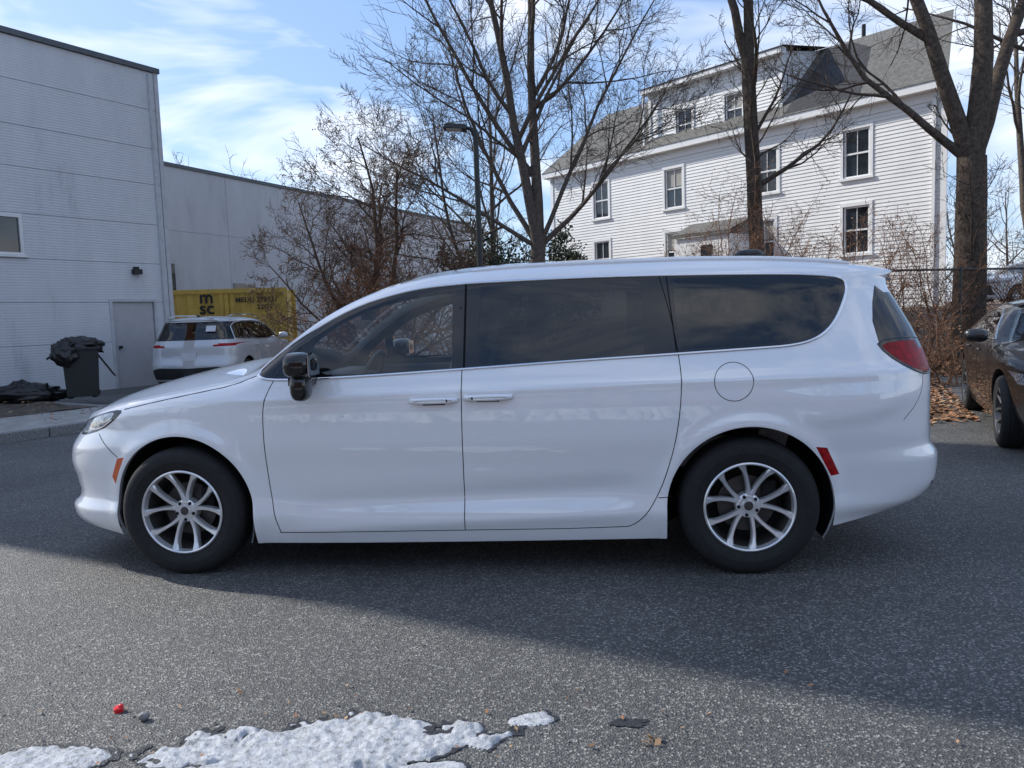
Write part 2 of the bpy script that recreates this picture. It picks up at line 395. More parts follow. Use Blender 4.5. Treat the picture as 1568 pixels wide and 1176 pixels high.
vm=['white','black_gloss','glass','privacy','lens','red','amber','black_plastic','wind']
polys=[(1,'side',dlo),(2,'side',fq),(2,'side',fg),(3,'side',sg),(3,'side',qg),(1,'side',head),(4,'side',headin),(1,'side',tblk),(1,'side',tail),(5,'side',tailin),(6,'side',amb),(5,'side',redm),
 (3,'rear',[(0.0,1.15),(.72,1.15),(.66,1.45),(0.0,1.47)]),(7,'rear',[(0.0,.36),(.7,.36),(.75,.44),(0.0,.44)]),
 (7,'front',[(0.0,.36),(.62,.36),(.66,.44),(.55,.52),(0.0,.52)]),(1,'front',[(0.0,.6),(.55,.64),(.58,.70),(0.0,.7)])]
AR=.428
B.build('van',.024,van,vm,polys,[arcpoly(-1.55,.36,AR),arcpoly(1.55,.36,AR)],[(-1.14,-.26,.93,8)])
archparts(B,van,(-1.55,1.55),.36,AR,'white')
g=Geo()
fdoor=smoothpoly([(-.97,1.085),(-1.0,1.03),(-1.03,.94),(-1.035,.80),(-1.03,.56),(-1.01,.36),(-.98,.24)],2,False)
sdoor=smoothpoly([(1.12,1.58),(1.165,1.40),(1.20,1.17),(1.21,1.01),(1.18,.74),(1.11,.5),(1.04,.36),(.97,.285),(.92,.265)],2,False)
LW=.0045
for side in (-1,1):
    for pl in (fdoor,[(.065,1.12),(.06,.8),(.052,.25)],sdoor,[(-.985,.24),(-.5,.245),(.05,.25),(.6,.255),(.92,.265)],[(1.08,.42),(1.15,.425)],
      smoothpoly([(-1.95,.66),(-2.03,.72),(-2.1,.79)],1,False),
      smoothpoly([(-1.9,.935),(-1.7,.975),(-1.45,1.02),(-1.22,1.06),(-1.08,1.11)],1,False)):
        B.ribbon(g,pl,LW,.0005,0,side,.0002)
    B.ribbon(g,smoothpoly([(2.34,.79),(2.42,.87),(2.46,.95),(2.47,1.02)],1,False),.003,.0004,0,side,.0002)
    B.ribbon(g,[(1.47+.098*math.cos(t),1.018+.098*math.sin(t)) for t in np.linspace(0,2*math.pi,40)[:-1]],.0035,.0005,0,side,.0002,closed=True)
    B.ribbon(g,[(.075,1.12),(.075,1.58)],.012,.0006,0,side,.0003)
    B.ribbon(g,[(1.19,1.18),(1.16,1.575)],.006,.0006,0,side,.0003)
    B.ribbon(g,dlo,.015,.003,1,side,.004,closed=True)
    B.ribbon(g,tail,.008,.001,2,side,.002,closed=True)
    B.ribbon(g,smoothpoly([(-2.30,.783),(-2.2,.80),(-2.08,.822),(-1.99,.875)],1,False),.007,.001,1,side,.002)
g.obj('shut_lines_and_chrome',['seam','chrome','black_gloss'],van,True,angle=60)
g=Geo()
for side in (-1,1):
    for (x0,x1,z) in ((-.215,.045,.958),(.075,.335,.97)):
        m=17; p,n=B.surf(np.linspace(x0,x1,m),np.full(m,z),side,0); vs=[]
        for i in range(m):
            t=i/(m-1); e_=min(1,math.sin(math.pi*t)*2.2); o=.010+.028*e_; hw=.010+.007*math.sin(math.pi*t)**.5
            for (u,v) in ((-1,.25),(-1,.75),(-.55,1),(.55,1),(1,.75),(1,.25)):
                q=p[i]+n[i]*(o*v if e_>.5 or v>.5 else -.004) ; vs.append((q[0],q[1],q[2]+u*hw))
        g.add(vs,[(i*6+j,i*6+(j+1)%6,(i+1)*6+(j+1)%6,(i+1)*6+j) for i in range(m-1) for j in range(6)],0)
        xk=x0+.205 if x0<0 else x0+.05
        q,_=B.surf(np.array([xk]),np.array([z]),side,.037); g.sphere(tuple(q[0]),(.006,.003,.009),1,10,6)
        B.ribbon(g,[(x0+.07,z-.022),(x1-.07,z-.022)],.006,.0006,2,side,.0002)
        B.ribbon(g,[(x0+.03,z+.004),(x1-.03,z+.004)],.007,.038,3,side,.0008)
g.obj('door_handles',['white','black_gloss','seam','chrome'],van,True,angle=50)
for side in (-1,1):
    g=Geo(); y=side*1.12
    g.sphere((-.755,y,1.175),(.075,.105,.066),0,28,16,.62)
    g.sphere((-.765,y-side*.02,1.06),(.050,.07,.078),1,24,14,.7)
    g.box((-.79,side*1.0,1.085),(.12,.12,.05),0)
    g.box((-.685,y,1.17),(.004,.16,.10),2)
    g.obj('door_mirror',['black_gloss','black_gloss','chrome'],van,True,angle=50)
g=Geo()
for side in (-1,1):
    xs=np.linspace(.1,2.15,30); p,n=B.surf(xs,B.zt(xs)-.004,side,0)
    g.tube([(q[0],q[1]*.975,q[2]+.012) for q in p],[.006]+[.014]*28+[.006],8,0)
g.sphere((1.75,0,1.725),(.09,.028,.03),1,16,8)
g.obj('roof_rails_and_antenna',['white','black_gloss','seam'],van,True,angle=60)
for (x,a) in ((-1.55,.31),(1.55,.12)):
    for side in (-1,1): wheel(van,x,side*.855,side,.362,.232,'wheel',a)
g=Geo()
g.box((.1,0,.30),(2.0,1.75,.06),0); g.box((0,0,.27),(4.5,1.0,.06),0)
g.box((-.98,0,.86),(.34,1.5,.30),0,tx=.7)
g.box((-.72,0,.66),(.3,.4,.3),0)
g.box((-1.6,0,.6),(.9,1.0,.6),0)
g.box((-1.0,-.0,1.03),(.25,1.35,.05),0,tx=.6)
for side in (-1,1):
    g.box((.1,side*.90,.70),(2.0,.04,.70),0); g.box((-.45,side*.85,.93),(.8,.1,.06),0); g.box((.6,side*.85,.95),(.8,.1,.06),0)
    g.box((1.72,side*.74,.92),(.8,.1,.36),0)
g.obj('cabin_trim',['inner'],van,bevel=.02)
g=Geo()
def seat(x,y,h=0):
    rot=Matrix.Rotation(R_(16),3,'Y')
    g.box((x-.18,y,.60+h),(.52,.50,.17),0)
    g.box((x+.13,y,.92+h),(.16,.48,.64),0,rot,ty=.82)
    g.box((x+.245,y,1.315+h),(.11,.28,.19),0,rot,ty=.85)
    g.box((x+.22,y+.05,1.2+h),(.015,.012,.12),1,rot); g.box((x+.22,y-.05,1.2+h),(.015,.012,.12),1,rot)
for x in (-.16,.88):
    for y in (-.43,.43): seat(x,y)
for y in (-.5,0,.5): seat(1.66,y,.02)
g.obj('seats',['seat','chrome'],van,bevel=.04)
g=Geo()
c=Vector((-.60,-.40,1.03)); rot=Matrix.Rotation(R_(-65),3,'Y')
pts=[c+rot@Vector((.185*math.cos(t),.185*math.sin(t),0)) for t in np.linspace(0,2*math.pi,33)]
g.tube([tuple(p) for p in pts],.016,8,0,False)
g.sphere(tuple(c),(.04,.07,.06),0)
for t in (0,math.pi,math.pi/2*3): g.tube([tuple(c),tuple(c+rot@Vector((.18*math.sin(t),.18*math.cos(t),0)))],.014,6,0)
g.box((-.80,-.4,.97),(.3,.06,.06),0,Matrix.Rotation(R_(20),3,'Y'))
g.box((-.70,0,1.43),(.03,.24,.07),0)
g.tube([(.05,-.80,1.45),(.02,-.72,1.1),(.0,-.62,.7)],.022,4,0)
g.obj('steering_wheel',['black_plastic'],van,True,angle=50)
# ------------------------------------------------------------------ other vehicles
def car(name,loc,yaw,P,paint,dlo,glass,extra,wx,R,top,res=.05,wy=.80,arch=None,al='alloy'):
    e=empty(name,loc,yaw); Bb=Body(P)
    mats=[paint,'black_gloss','glass','privacy','lens','red','amber','black_plastic','wind']
    pol=[(1,'side',dlo)]+[(3,'side',q) for q in glass]+extra
    ar=arch or R+.06
    Bb.build(name,res,e,mats,pol,[arcpoly(-wx,R,ar),arcpoly(wx,R,ar)],top)
    archparts(Bb,e,(-wx,wx),R,ar,'black_plastic')
    gg=Geo()
    for side in (-1,1): Bb.ribbon(gg,dlo,.02,.003,1,side,.004,closed=True,step=.04)
    for side in (-1,1):
        Bb.ribbon(gg,[(.0,.95),(-.0,.35)],.008,.001,0,side,.0005)
        Bb.ribbon(gg,[(-.95,.95),(-.93,.35)],.008,.001,0,side,.0005)
        Bb.ribbon(gg,[(.95,.9),(.8,.35)],.008,.001,0,side,.0005)
        gg.sphere((-.75,side*(P['wm']+.1),P['belt']+.07),(.07,.11,.07),2,14,8,.7)
        for hx in (-.12,.82):
            gg.sphere((hx,side*(P['wm']+.012),P['belt']-.1),(.1,.02,.012),2,10,6,.7)
    gg.obj('trim',['seam','chrome',paint],e,True,angle=60)
    gg=Geo(); gg.box((0,0,.3),(wx*2-.9,P['wm']*1.6,.06),0); gg.box((-1.5,0,.6),(.9,1.0,.5),0); gg.box((0,0,.33),(wx*2+.9,.9,.06),0); gg.box((-.7,0,.85),(.35,1.3,.22),0)
    for x in (.1,1.0):
        for y in (-.4,.4):
            gg.box((x,y,.85),(.16,.5,.6),0); gg.box((x+.08,y,P['belt']+.18),(.1,.26,.18),0)
    gg.obj('cabin',['inner'],e,bevel=.03)
    for x in (-wx,wx):
        for side in (-1,1): wheel(e,x,side*wy,side,R,R*.64,'wheel',.3,al=al)
    return e
SP=dict(w=[(.2,.86),(.35,.90),(.5,.93),(.8,.94),(.98,.93),(1.06,.90),(1.2,.85),(1.5,.73),(1.7,.66)],
 xf=[(.2,-2.2),(.4,-2.32),(.7,-2.33),(.9,-2.28),(1.7,-2.28)],xr=[(.2,2.15),(.4,2.27),(.6,2.30),(.8,2.24),(1.0,2.23),(1.1,2.18),(1.5,2.0),(1.55,2.08),(1.7,2.08)],
 zt=[(-2.4,.86),(-2.2,.93),(-1.5,1.02),(-1.0,1.07),(-.9,1.11),(-.3,1.45),(0,1.53),(.5,1.57),(1.2,1.57),(1.8,1.55),(2.3,1.53)],
 zb=[(-2.4,.3),(-1.8,.24),(1.8,.24),(2.4,.34)],crown=[(-2.4,.05),(-1,.08),(0,.07),(2.4,.05)],nf=4.5,nr=7,r=.09,wm=.93,belt=1.08)
sdlo=[(-.82,1.10),(-.25,1.42),(.1,1.49),(.6,1.515),(1.2,1.505),(1.6,1.47),(1.78,1.40),(1.85,1.14),(.6,1.1)]
sgl=[[(-.72,1.12),(-.25,1.38),(0,1.44),(0.0,1.12)],[(.06,1.12),(.06,1.455),(.9,1.47),(.9,1.12)],[(.98,1.13),(.98,1.47),(1.55,1.44),(1.72,1.38),(1.78,1.16)]]
def rearset(): return [(1,'rear',[(0,1.13),(.82,1.13),(.72,1.50),(0,1.51)]),(3,'rear',[(0,1.17),(.72,1.17),(.64,1.46),(0,1.46)]),
  (5,'rear',[(.50,.99),(.86,.995),(.90,1.055),(.50,1.03)]),(5,'side',[(2.02,1.01),(2.215,1.0),(2.19,1.055),(2.04,1.05)]),(7,'rear',[(0,.34),(.88,.34),(.9,.52),(.6,.58),(0,.56)]),
  (4,'front',[(.45,.78),(.85,.80),(.85,.88),(.5,.85)]),(7,'front',[(0,.4),(.7,.4),(.6,.75),(0,.75)]),
  (7,'side',[(-1.0,.24),(-1.0,.36),(1.0,.36),(1.0,.24)])]
suv=car('parked_suv',(-6.55,18.0,-.02),R_(-91),SP,'silver',sdlo,sgl,rearset(),1.4,.35,[(-.98,-.2,.92,8)])
g=Geo(); g.box((2.255,0,.80),(.02,.31,.16),0); g.box((2.09,.0,1.19),(.03,.5,.02),1,Matrix.Rotation(R_(-20),3,'Y'))
g.box((2.075,.42,1.36),(.006,.2,.13),0,Matrix.Rotation(R_(-24),3,'Y'))
for sd in (-1,1): g.tube([(-.1,sd*.62,1.60),(.2,sd*.64,1.65),(1.4,sd*.64,1.65),(1.7,sd*.62,1.59)],.015,6,2)
g.tube([(1.6,0,1.6),(1.75,0,1.66)],[.03,.01],6,1)
g.obj('plate_wiper_rails',['plate','black_plastic','chrome'],suv,True)
car('parked_suv',(18.6,27.6,1.15),R_(12),SP,'white',sdlo,sgl,rearset(),1.4,.35,[(-.98,-.2,.92,8)],res=.08)
car('parked_suv',(26.8,35.5,1.15),R_(8),SP,'silver',sdlo,sgl,rearset(),1.4,.35,[(-.98,-.2,.92,8)],res=.08)
DP=dict(w=[(.2,.86),(.35,.90),(.5,.92),(.75,.93),(.88,.91),(.98,.87),(1.1,.80),(1.35,.64),(1.5,.58)],
 xf=[(.2,-2.3),(.4,-2.42),(.6,-2.43),(.75,-2.36),(1.7,-2.36)],xr=[(.2,2.25),(.4,2.38),(.6,2.42),(.9,2.40),(1.5,2.35)],
 zt=[(-2.5,.68),(-2.2,.76),(-1.5,.89),(-.95,.95),(-.85,.98),(-.2,1.28),(.1,1.34),(.5,1.35),(.9,1.32),(1.7,1.06),(1.85,1.02),(2.4,.99)],
 zb=[(-2.4,.25),(-1.8,.2),(1.8,.2),(2.4,.3)],crown=[(-2.4,.05),(-1,.08),(0,.07),(2.4,.05)],nf=4,nr=5,r=.09,wm=.92,belt=.96)
ddlo=[(-.75,.99),(-.2,1.22),(.1,1.285),(.5,1.29),(.85,1.26),(1.45,1.04),(.6,.99)]
dgl=[[(-.65,1.0),(-.2,1.2),(.1,1.25),(.28,1.25),(.28,1.0)],[(.34,1.0),(.34,1.25),(.75,1.23),(1.2,1.07),(1.15,1.02)]]
car('parked_sedan',(6.02,8.15,0),R_(65),DP,'blackp',ddlo,dgl,[(4,'front',[(.45,.62),(.82,.64),(.86,.74),(.5,.70)]),(4,'side',[(-2.33,.64),(-2.05,.70),(-2.0,.77),(-2.3,.72)]),
 (7,'front',[(0,.3),(.7,.3),(.6,.58),(0,.6)]),(5,'rear',[(.4,.75),(.85,.75),(.85,.86),(.4,.86)])],1.42,.34,[(-.95,-.1,.92,8),(.95,1.75,.9,8)],wy=.79,al='alloyd')
# ------------------------------------------------------------------ ground
def S(t): t=min(1,max(0,t)); return t*t*(3-2*t)
def gh(x,y):
    d1=y-8.9; d2=(x-5.15)*-.9+(y-9.2)*.42
    a=S(min(d1+.3,d2+.45)/4.2) if d1>-.3 and d2>-.45 else 0
    b=S((y-14)/5)
    return 1.2*max(a,b)*S((x+.5)/5)
def axis(a,b,fine0,fine1,st,grow=1.25):
    xs=list(np.arange(fine0,fine1,st)); s=st; x=fine0; L=[]
    while x>a: s*=grow; x-=s; L.append(x)
    s=st; x=xs[-1]; Rr=[]
    while x<b: s*=grow; x+=s; Rr.append(x)
    return L[::-1]+xs+Rr
xs=axis(-700,700,-14,26,.35); ys=axis(-300,900,-3,32,.35)
g=Geo(); nx=len(xs)
g.V=[(x,y,gh(x,y)+(noise.noise(Vector((x*.6,y*.6,0)))*.10*min(1,gh(x,y)*2))) for y in ys for x in xs]
g.F=[(j*nx+i,j*nx+i+1,(j+1)*nx+i+1,(j+1)*nx+i) for j in range(len(ys)-1) for i in range(nx-1)]; g.M=[0]*len(g.F)
m,nt,b=newmat('asphalt_ground')
geo=nt.nodes.new('ShaderNodeNewGeometry')
def lk(a,bb): nt.links.new(a,bb)
vor=N(nt,'ShaderNodeTexVoronoi',i_Scale=130.0); lk(geo.outputs['Position'],vor.inputs['Vector'])
n1=N(nt,'ShaderNodeTexNoise',i_Scale=260.0,i_Detail=1.0); lk(geo.outputs['Position'],n1.inputs['Vector'])
n2=N(nt,'ShaderNodeTexNoise',i_Scale=.8,i_Detail=4.0,i_Roughness=.65); lk(geo.outputs['Position'],n2.inputs['Vector'])
sep=N(nt,'ShaderNodeSeparateColor'); lk(vor.outputs['Color'],sep.inputs[0])
c1=ramp(nt,sep.outputs[0],[(.0,(.048,.049,.051)),(.55,(.072,.072,.072)),(.82,(.125,.123,.116)),(1,(.32,.31,.285))])
c2=ramp(nt,n2.outputs['Fac'],[(.3,.74),(.7,1.2)])
mx=N(nt,'ShaderNodeMix',data_type='RGBA',blend_type='MULTIPLY'); mx.inputs[0].default_value=1; lk(c1,mx.inputs[6]); lk(c2,mx.inputs[7])
c3=ramp(nt,n1.outputs['Fac'],[(.35,.65),(.65,1.3)])
mx2=N(nt,'ShaderNodeMix',data_type='RGBA',blend_type='MULTIPLY'); mx2.inputs[0].default_value=1; lk(mx.outputs[2],mx2.inputs[6]); lk(c3,mx2.inputs[7])
n3=N(nt,'ShaderNodeTexNoise',i_Scale=9.0,i_Detail=4.0,i_Roughness=.75); lk(geo.outputs['Position'],n3.inputs['Vector'])
litter=ramp(nt,n3.outputs['Fac'],[(.3,(.05,.03,.018)),(.5,(.15,.085,.045)),(.62,(.26,.15,.08)),(.75,(.12,.10,.04))])
sx=N(nt,'ShaderNodeSeparateXYZ'); lk(geo.outputs['Position'],sx.inputs[0])
ad=N(nt,'ShaderNodeMath',operation='MULTIPLY_ADD'); ad.inputs[1].default_value=.04; lk(n3.outputs['Fac'],ad.inputs[0]); lk(sx.outputs[2],ad.inputs[2])
fz=ramp(nt,ad.outputs[0],[(.03,0),(.06,1)])
mx3=N(nt,'ShaderNodeMix',data_type='RGBA'); lk(fz,mx3.inputs[0]); lk(mx2.outputs[2],mx3.inputs[6]); lk(litter,mx3.inputs[7]); lk(mx3.outputs[2],b.inputs['Base Color'])
b.inputs['Roughness'].default_value=.65; b.inputs['Specular IOR Level'].default_value=.5
bp=N(nt,'ShaderNodeBump',i_Strength=.8,i_Distance=.007); lk(vor.outputs['Distance'],bp.inputs['Height']); lk(bp.outputs['Normal'],b.inputs['Normal'])
g.obj('asphalt_ground',[m],None,True,angle=180)
# ------------------------------------------------------------------ frames for buildings
class Fr:
    def __init__(s,o,d,n): s.o=o;s.d=d;s.n=n
    def p(s,a,b,z): return (s.o[0]+s.d[0]*a+s.n[0]*b,s.o[1]+s.d[1]*a+s.n[1]*b,z)
    def box(s,g,a0,a1,b0,b1,z0,z1,m=0):
        vs=[s.p(a0,b0,z0),s.p(a1,b0,z0),s.p(a1,b1,z0),s.p(a0,b1,z0),s.p(a0,b0,z1),s.p(a1,b0,z1),s.p(a1,b1,z1),s.p(a0,b1,z1)]
        g.add(vs,[(0,3,2,1),(4,5,6,7),(0,1,5,4),(1,2,6,5),(2,3,7,6),(3,0,4,7)],m)
def wallmat(name,lo,mid,hi,ribs=True):
    m,nt,b=newmat(name); geo=nt.nodes.new('ShaderNodeNewGeometry')
    na=N(nt,'ShaderNodeTexNoise',i_Scale=.9,i_Detail=5.0,i_Roughness=.7)
    mp=N(nt,'ShaderNodeMapping'); mp.inputs['Scale'].default_value=(1.6,1.6,.4); nt.links.new(geo.outputs['Position'],mp.inputs['Vector']); nt.links.new(mp.outputs[0],na.inputs['Vector'])
    c=ramp(nt,na.outputs['Fac'],[(.28,lo),(.42,mid),(.7,hi)]); nt.links.new(c,b.inputs['Base Color'])
    b.inputs['Roughness'].default_value=.7
    if ribs:
        sx=N(nt,'ShaderNodeSeparateXYZ'); nt.links.new(geo.outputs['Position'],sx.inputs[0])
        mu=N(nt,'ShaderNodeMath',operation='MULTIPLY'); mu.inputs[1].default_value=2*math.pi/.058; nt.links.new(sx.outputs[2],mu.inputs[0])
        si=N(nt,'ShaderNodeMath',operation='SINE'); nt.links.new(mu.outputs[0],si.inputs[0])
        bp=N(nt,'ShaderNodeBump',i_Strength=.25,i_Distance=.008); nt.links.new(si.outputs[0],bp.inputs['Height']); nt.links.new(bp.outputs['Normal'],b.inputs['Normal'])
    return m
M['panel']=wallmat('painted_panel_wall',(.42,.43,.45),(.56,.57,.59),(.62,.63,.65))
M['panel2']=wallmat('painted_panel_wall_shade_grey',(.38,.39,.41),(.46,.47,.49),(.52,.53,.55),False)  # annex grey, darkened in the colour to stand for its shade
M['joint']=basic('joint_sealant',(.30,.31,.32),.9,var=.1)
M['trimg']=basic('wall_corner_trim',(.48,.49,.51),.6,var=.1)
M['coping']=basic('coping_metal',(.10,.11,.12),.5,.3,var=.1)
M['door']=basic('steel_door_paint',(.42,.42,.43),.5,var=.05)
M['winglass']=basic('building_window_glass',(.025,.03,.035),.05,0,0,var=.5,vscale=1.5,spec=.8)
M['wframe']=basic('window_frame_white',(.7,.7,.7),.5,var=.05)
b1=empty('warehouse_building')
F1=Fr((-9.3,18.0),(.53,.848),(.848,-.53))
g=Geo()
Z=[-.15,1.1,2.02,2.95,3.9,4.87,5.73,6.66,7.56]
ops=[(.05,1.15,-.15,2.06),(-3.05,-1.76,3.02,3.88)]
def panels(g,F,a0,a1,Zs,ops,m,dep=.05,gap=.007):
    for k in range(len(Zs)-1):
        z0=Zs[k]+gap;z1=Zs[k+1]-gap
        zb=sorted(set([z0,z1]+[z for o in ops for z in o[2:4] if z0<z<z1]))
        ab=sorted(set([a0,a1]+[a for o in ops for a in o[:2] if a0<a<a1]))
        for i in range(len(zb)-1):
            for j in range(len(ab)-1):
                zc=(zb[i]+zb[i+1])/2;ac=(ab[j]+ab[j+1])/2
                if any(o[0]<ac<o[1] and o[2]<zc<o[3] for o in ops): continue
                F.box(g,ab[j],ab[j+1],-dep,0,zb[i],zb[i+1],m)
panels(g,F1,-3.3,1.55,Z,ops,0)
F1.box(g,-3.3,1.545,-13,-.052,-.3,7.5,1)
for z in Z[1:-1]:
    if z<2.06: F1.box(g,-3.3,.045,-.05,-.012,z-.0065,z+.0065,1); F1.box(g,1.155,1.545,-.05,-.012,z-.0065,z+.0065,1)
    else: F1.box(g,-3.3 if not 3.02<z<3.88 else -1.7,1.545,-.05,-.012,z-.0065,z+.0065,1)
F1.box(g,1.555,1.66,-13,.025,-.3,7.56,2)
F1.box(g,-3.3,1.70,-13.05,.06,7.562,7.68,3)
F1.box(g,-8.9,-3.31,-13,.0,-.3,15.4,0)  # out-of-view end block; extra height added so its shadow covers the van
F1.box(g,-8.95,-3.305,-13.05,.06,15.403,15.55,3)
g.obj('walls',['panel','joint','trimg','coping'],b1)
g=Geo()
F1.box(g,.09,1.11,-.05,-.025,-.1,2.02,0); F1.box(g,.0,.07,-.05,.03,-.1,2.10,4); F1.box(g,1.13,1.2,-.05,.03,-.1,2.10,4); F1.box(g,.072,1.128,-.05,.03,2.03,2.10,4)
F1.box(g,.17,.23,-.02,.05,.93,1.0,1)
F1.box(g,.62,.80,.0,.16,2.68,2.80,1); F1.box(g,.66,.76,.0,.10,2.80,2.86,1)
F1.box(g,-3.02,-1.79,-.045,-.03,3.05,3.85,2)
for (a0,a1,z0,z1) in ((-3.05,-1.76,3.80,3.88),(-3.05,-1.76,3.02,3.07),(-3.05,-2.99,3.072,3.798),(-1.82,-1.76,3.072,3.798),(-2.43,-2.38,3.072,3.798)): F1.box(g,a0,a1,-.028,.02,z0,z1,3)
F1.box(g,-3.1,-1.7,.0,.06,2.97,3.015,3)
F1.box(g,1.38,1.46,.0,.07,.0,7.5,4)
g.obj('door_lamp_window',['door','black_plastic','winglass','wframe','trimg'],b1)
b2=empty('warehouse_annex')
F2=Fr((-13.6,30.0),(.42,.907),(.907,-.42)); g=Geo()
ps=list(np.arange(-2.5,27,3.2))
for i in range(len(ps)-1):
    for (z0,z1) in ((-.2,2.6),(2.61,5.2),(5.21,7.7)):
        F2.box(g,ps[i]+.008,ps[i+1]-.008,-.05,0,z0,z1,0)
F2.box(g,-2.5,26.3,-14,-.052,-.2,7.65,1); F2.box(g,-2.5,26.35,-14,.06,7.703,7.84,2)
F2.box(g,-.4,.9,.002,.03,2.6,3.9,3); F2.box(g,4.,5.3,.002,.03,1.2,3.2,3)
g.obj('walls',['panel2','joint','coping','winglass'],b2)
FK=Fr((-6.5,9.6),(.53,.848),(-.848,.53))
M['concrete']=basic('sidewalk_concrete',(.30,.29,.275),.9,var=.2,vscale=5,bump=.3,bscale=80)
M['granite']=basic('granite_kerb',(.20,.195,.19),.8,var=.4,vscale=60,bump=.4,bscale=40)
M['dirt']=basic('verge_dirt',(.08,.062,.045),.95,var=.6,vscale=7,bump=.8,bscale=30)
g=Geo()
for i in range(10): FK.box(g,-16+i*1.85,-16+i*1.85+1.835,0,.15,-.1,.125,0)
FK.box(g,2.5,2.65,.152,6.8,-.1,.125,0)
g.obj('granite_kerb',['granite'],bevel=.012)
g=Geo()
for i in range(12): FK.box(g,-16+i*1.54,-16+i*1.54+1.53,.153,2.0,-.1,.118,0)
g.obj('sidewalk',['concrete'],bevel=.006)
g=Geo(); nA=60;nB=16; vs=[]
for j in range(nB+1):
    for i in range(nA+1):
        a=-16+18.48*i/nA; bb=2.0+4.85*j/nB; p=FK.p(a,bb,0); vs.append((p[0],p[1],.12+.05*noise.noise(Vector((p[0]*1.5,p[1]*1.5,0)))))
g.add(vs,[(j*(nA+1)+i,j*(nA+1)+i+1,(j+1)*(nA+1)+i+1,(j+1)*(nA+1)+i) for j in range(nB) for i in range(nA)]); g.obj('verge_soil',['dirt'],None,True,angle=180)
M['brick']=basic('brick_wall_red',(.24,.11,.08),.85,var=.35,vscale=5)
bb_=empty('added_brick_building'); FB=Fr((-26,-24),(1,.0),(0,1)); g=Geo()  # unseen building behind the camera, added for its reflection in the van paint
FB.box(g,0,52,-12,0,-.2,6.2,0); FB.box(g,-.2,52.2,-12.2,.2,6.203,6.6,1)
for i in range(13):
    a=1.5+i*4
    for z in (1.0,3.9): FB.box(g,a,a+1.6,.002,.04,z,z+1.5,2); FB.box(g,a-.1,a+1.7,.0,.1,z-.12,z-.005,3)
g.obj('walls_and_windows',['brick','coping','winglass','wframe'],bb_)
# ------------------------------------------------------------------ house
M['siding']=basic('white_clapboard',(.74,.74,.73),.6,var=.05,vscale=1.5)
M['trimw']=basic('white_trim',(.78,.78,.77),.5,var=.03)
M['shingle']=basic('grey_shingles',(.12,.116,.108),.9,var=.35,vscale=9,bump=.6,bscale=14)
M['shingle_d']=basic('dark_shingles',(.035,.035,.04),.9,var=.4,vscale=9,bump=.6,bscale=14)
H=empty('clapboard_house')
FH=Fr((12.2,27.2),(-.643,.766),(-.766,-.643))
g=Geo()
def clap(F,g,a0,a1,z0,z1,d=0,m=0,lap=.13,ops=()):
    z=z0
    while z<z1-1e-6:
        zz=min(z+lap,z1); segs=[(a0,a1)]
        for o in ops:
            if o[2]<(z+zz)/2<o[3]:
                ns=[]
                for (u,v) in segs:
                    if o[1]<=u or o[0]>=v: ns.append((u,v))
                    else:
                        if o[0]>u: ns.append((u,o[0]))
                        if o[1]<v: ns.append((o[1],v))
                segs=ns
        for (u,v) in segs:
            vs=[F.p(u,d+.022,z),F.p(v,d+.022,z),F.p(v,d+.002,zz),F.p(u,d+.002,zz),F.p(u,d,z),F.p(v,d,z)]
            g.add(vs,[(0,3,2,1),(4,0,1,5)],m)
        z=zz
wins=[(0,6.6,.95,1.65),(3.48,6.55,.95,1.65),(7.86,6.55,.95,1.65),(12.06,6.6,.95,1.65),(0,3.98,.95,1.65),(3.6,3.9,.95,1.65),(7.86,3.9,.95,1.65),(12.06,3.9,.95,1.65)]
ops=[(a-w/2,a+w/2,z-h/2,z+h/2) for a,z,w,h in wins]
clap(FH,g,-2.89,15.4,.9,8.1,0,0,.13,ops)
FR=Fr(FH.p(-2.89,0,0)[:2],(.48,.877),(.877,-.48)); clap(FR,g,0,9,.9,8.1,0)
FL=Fr(FH.p(15.4,0,0)[:2],(.766,.643),(-.643,.766)); clap(FL,g,0,9,.9,8.1,0)
c4=[(-2.7,-.35),(15.38,-.35),(15.38,-8.9),(.5,-8.3)]
vs=[FH.p(a,d,.9) for a,d in c4]+[FH.p(a,d,8.08) for a,d in c4]
g.add(vs,[(0,1,2,3),(7,6,5,4),(0,4,5,1),(1,5,6,2),(2,6,7,3),(3,7,4,0)],1)
dops=[(5.05-.42,5.05+.42,9.25-.62,9.25+.62),(7.45-.42,7.45+.42,9.15-.62,9.15+.62)]
clap(FH,g,3.0,9.3,8.25,10.75,-.25,0,.13,dops)
g.obj('clapboard_walls',['siding','winglass'],H)
g=Geo()
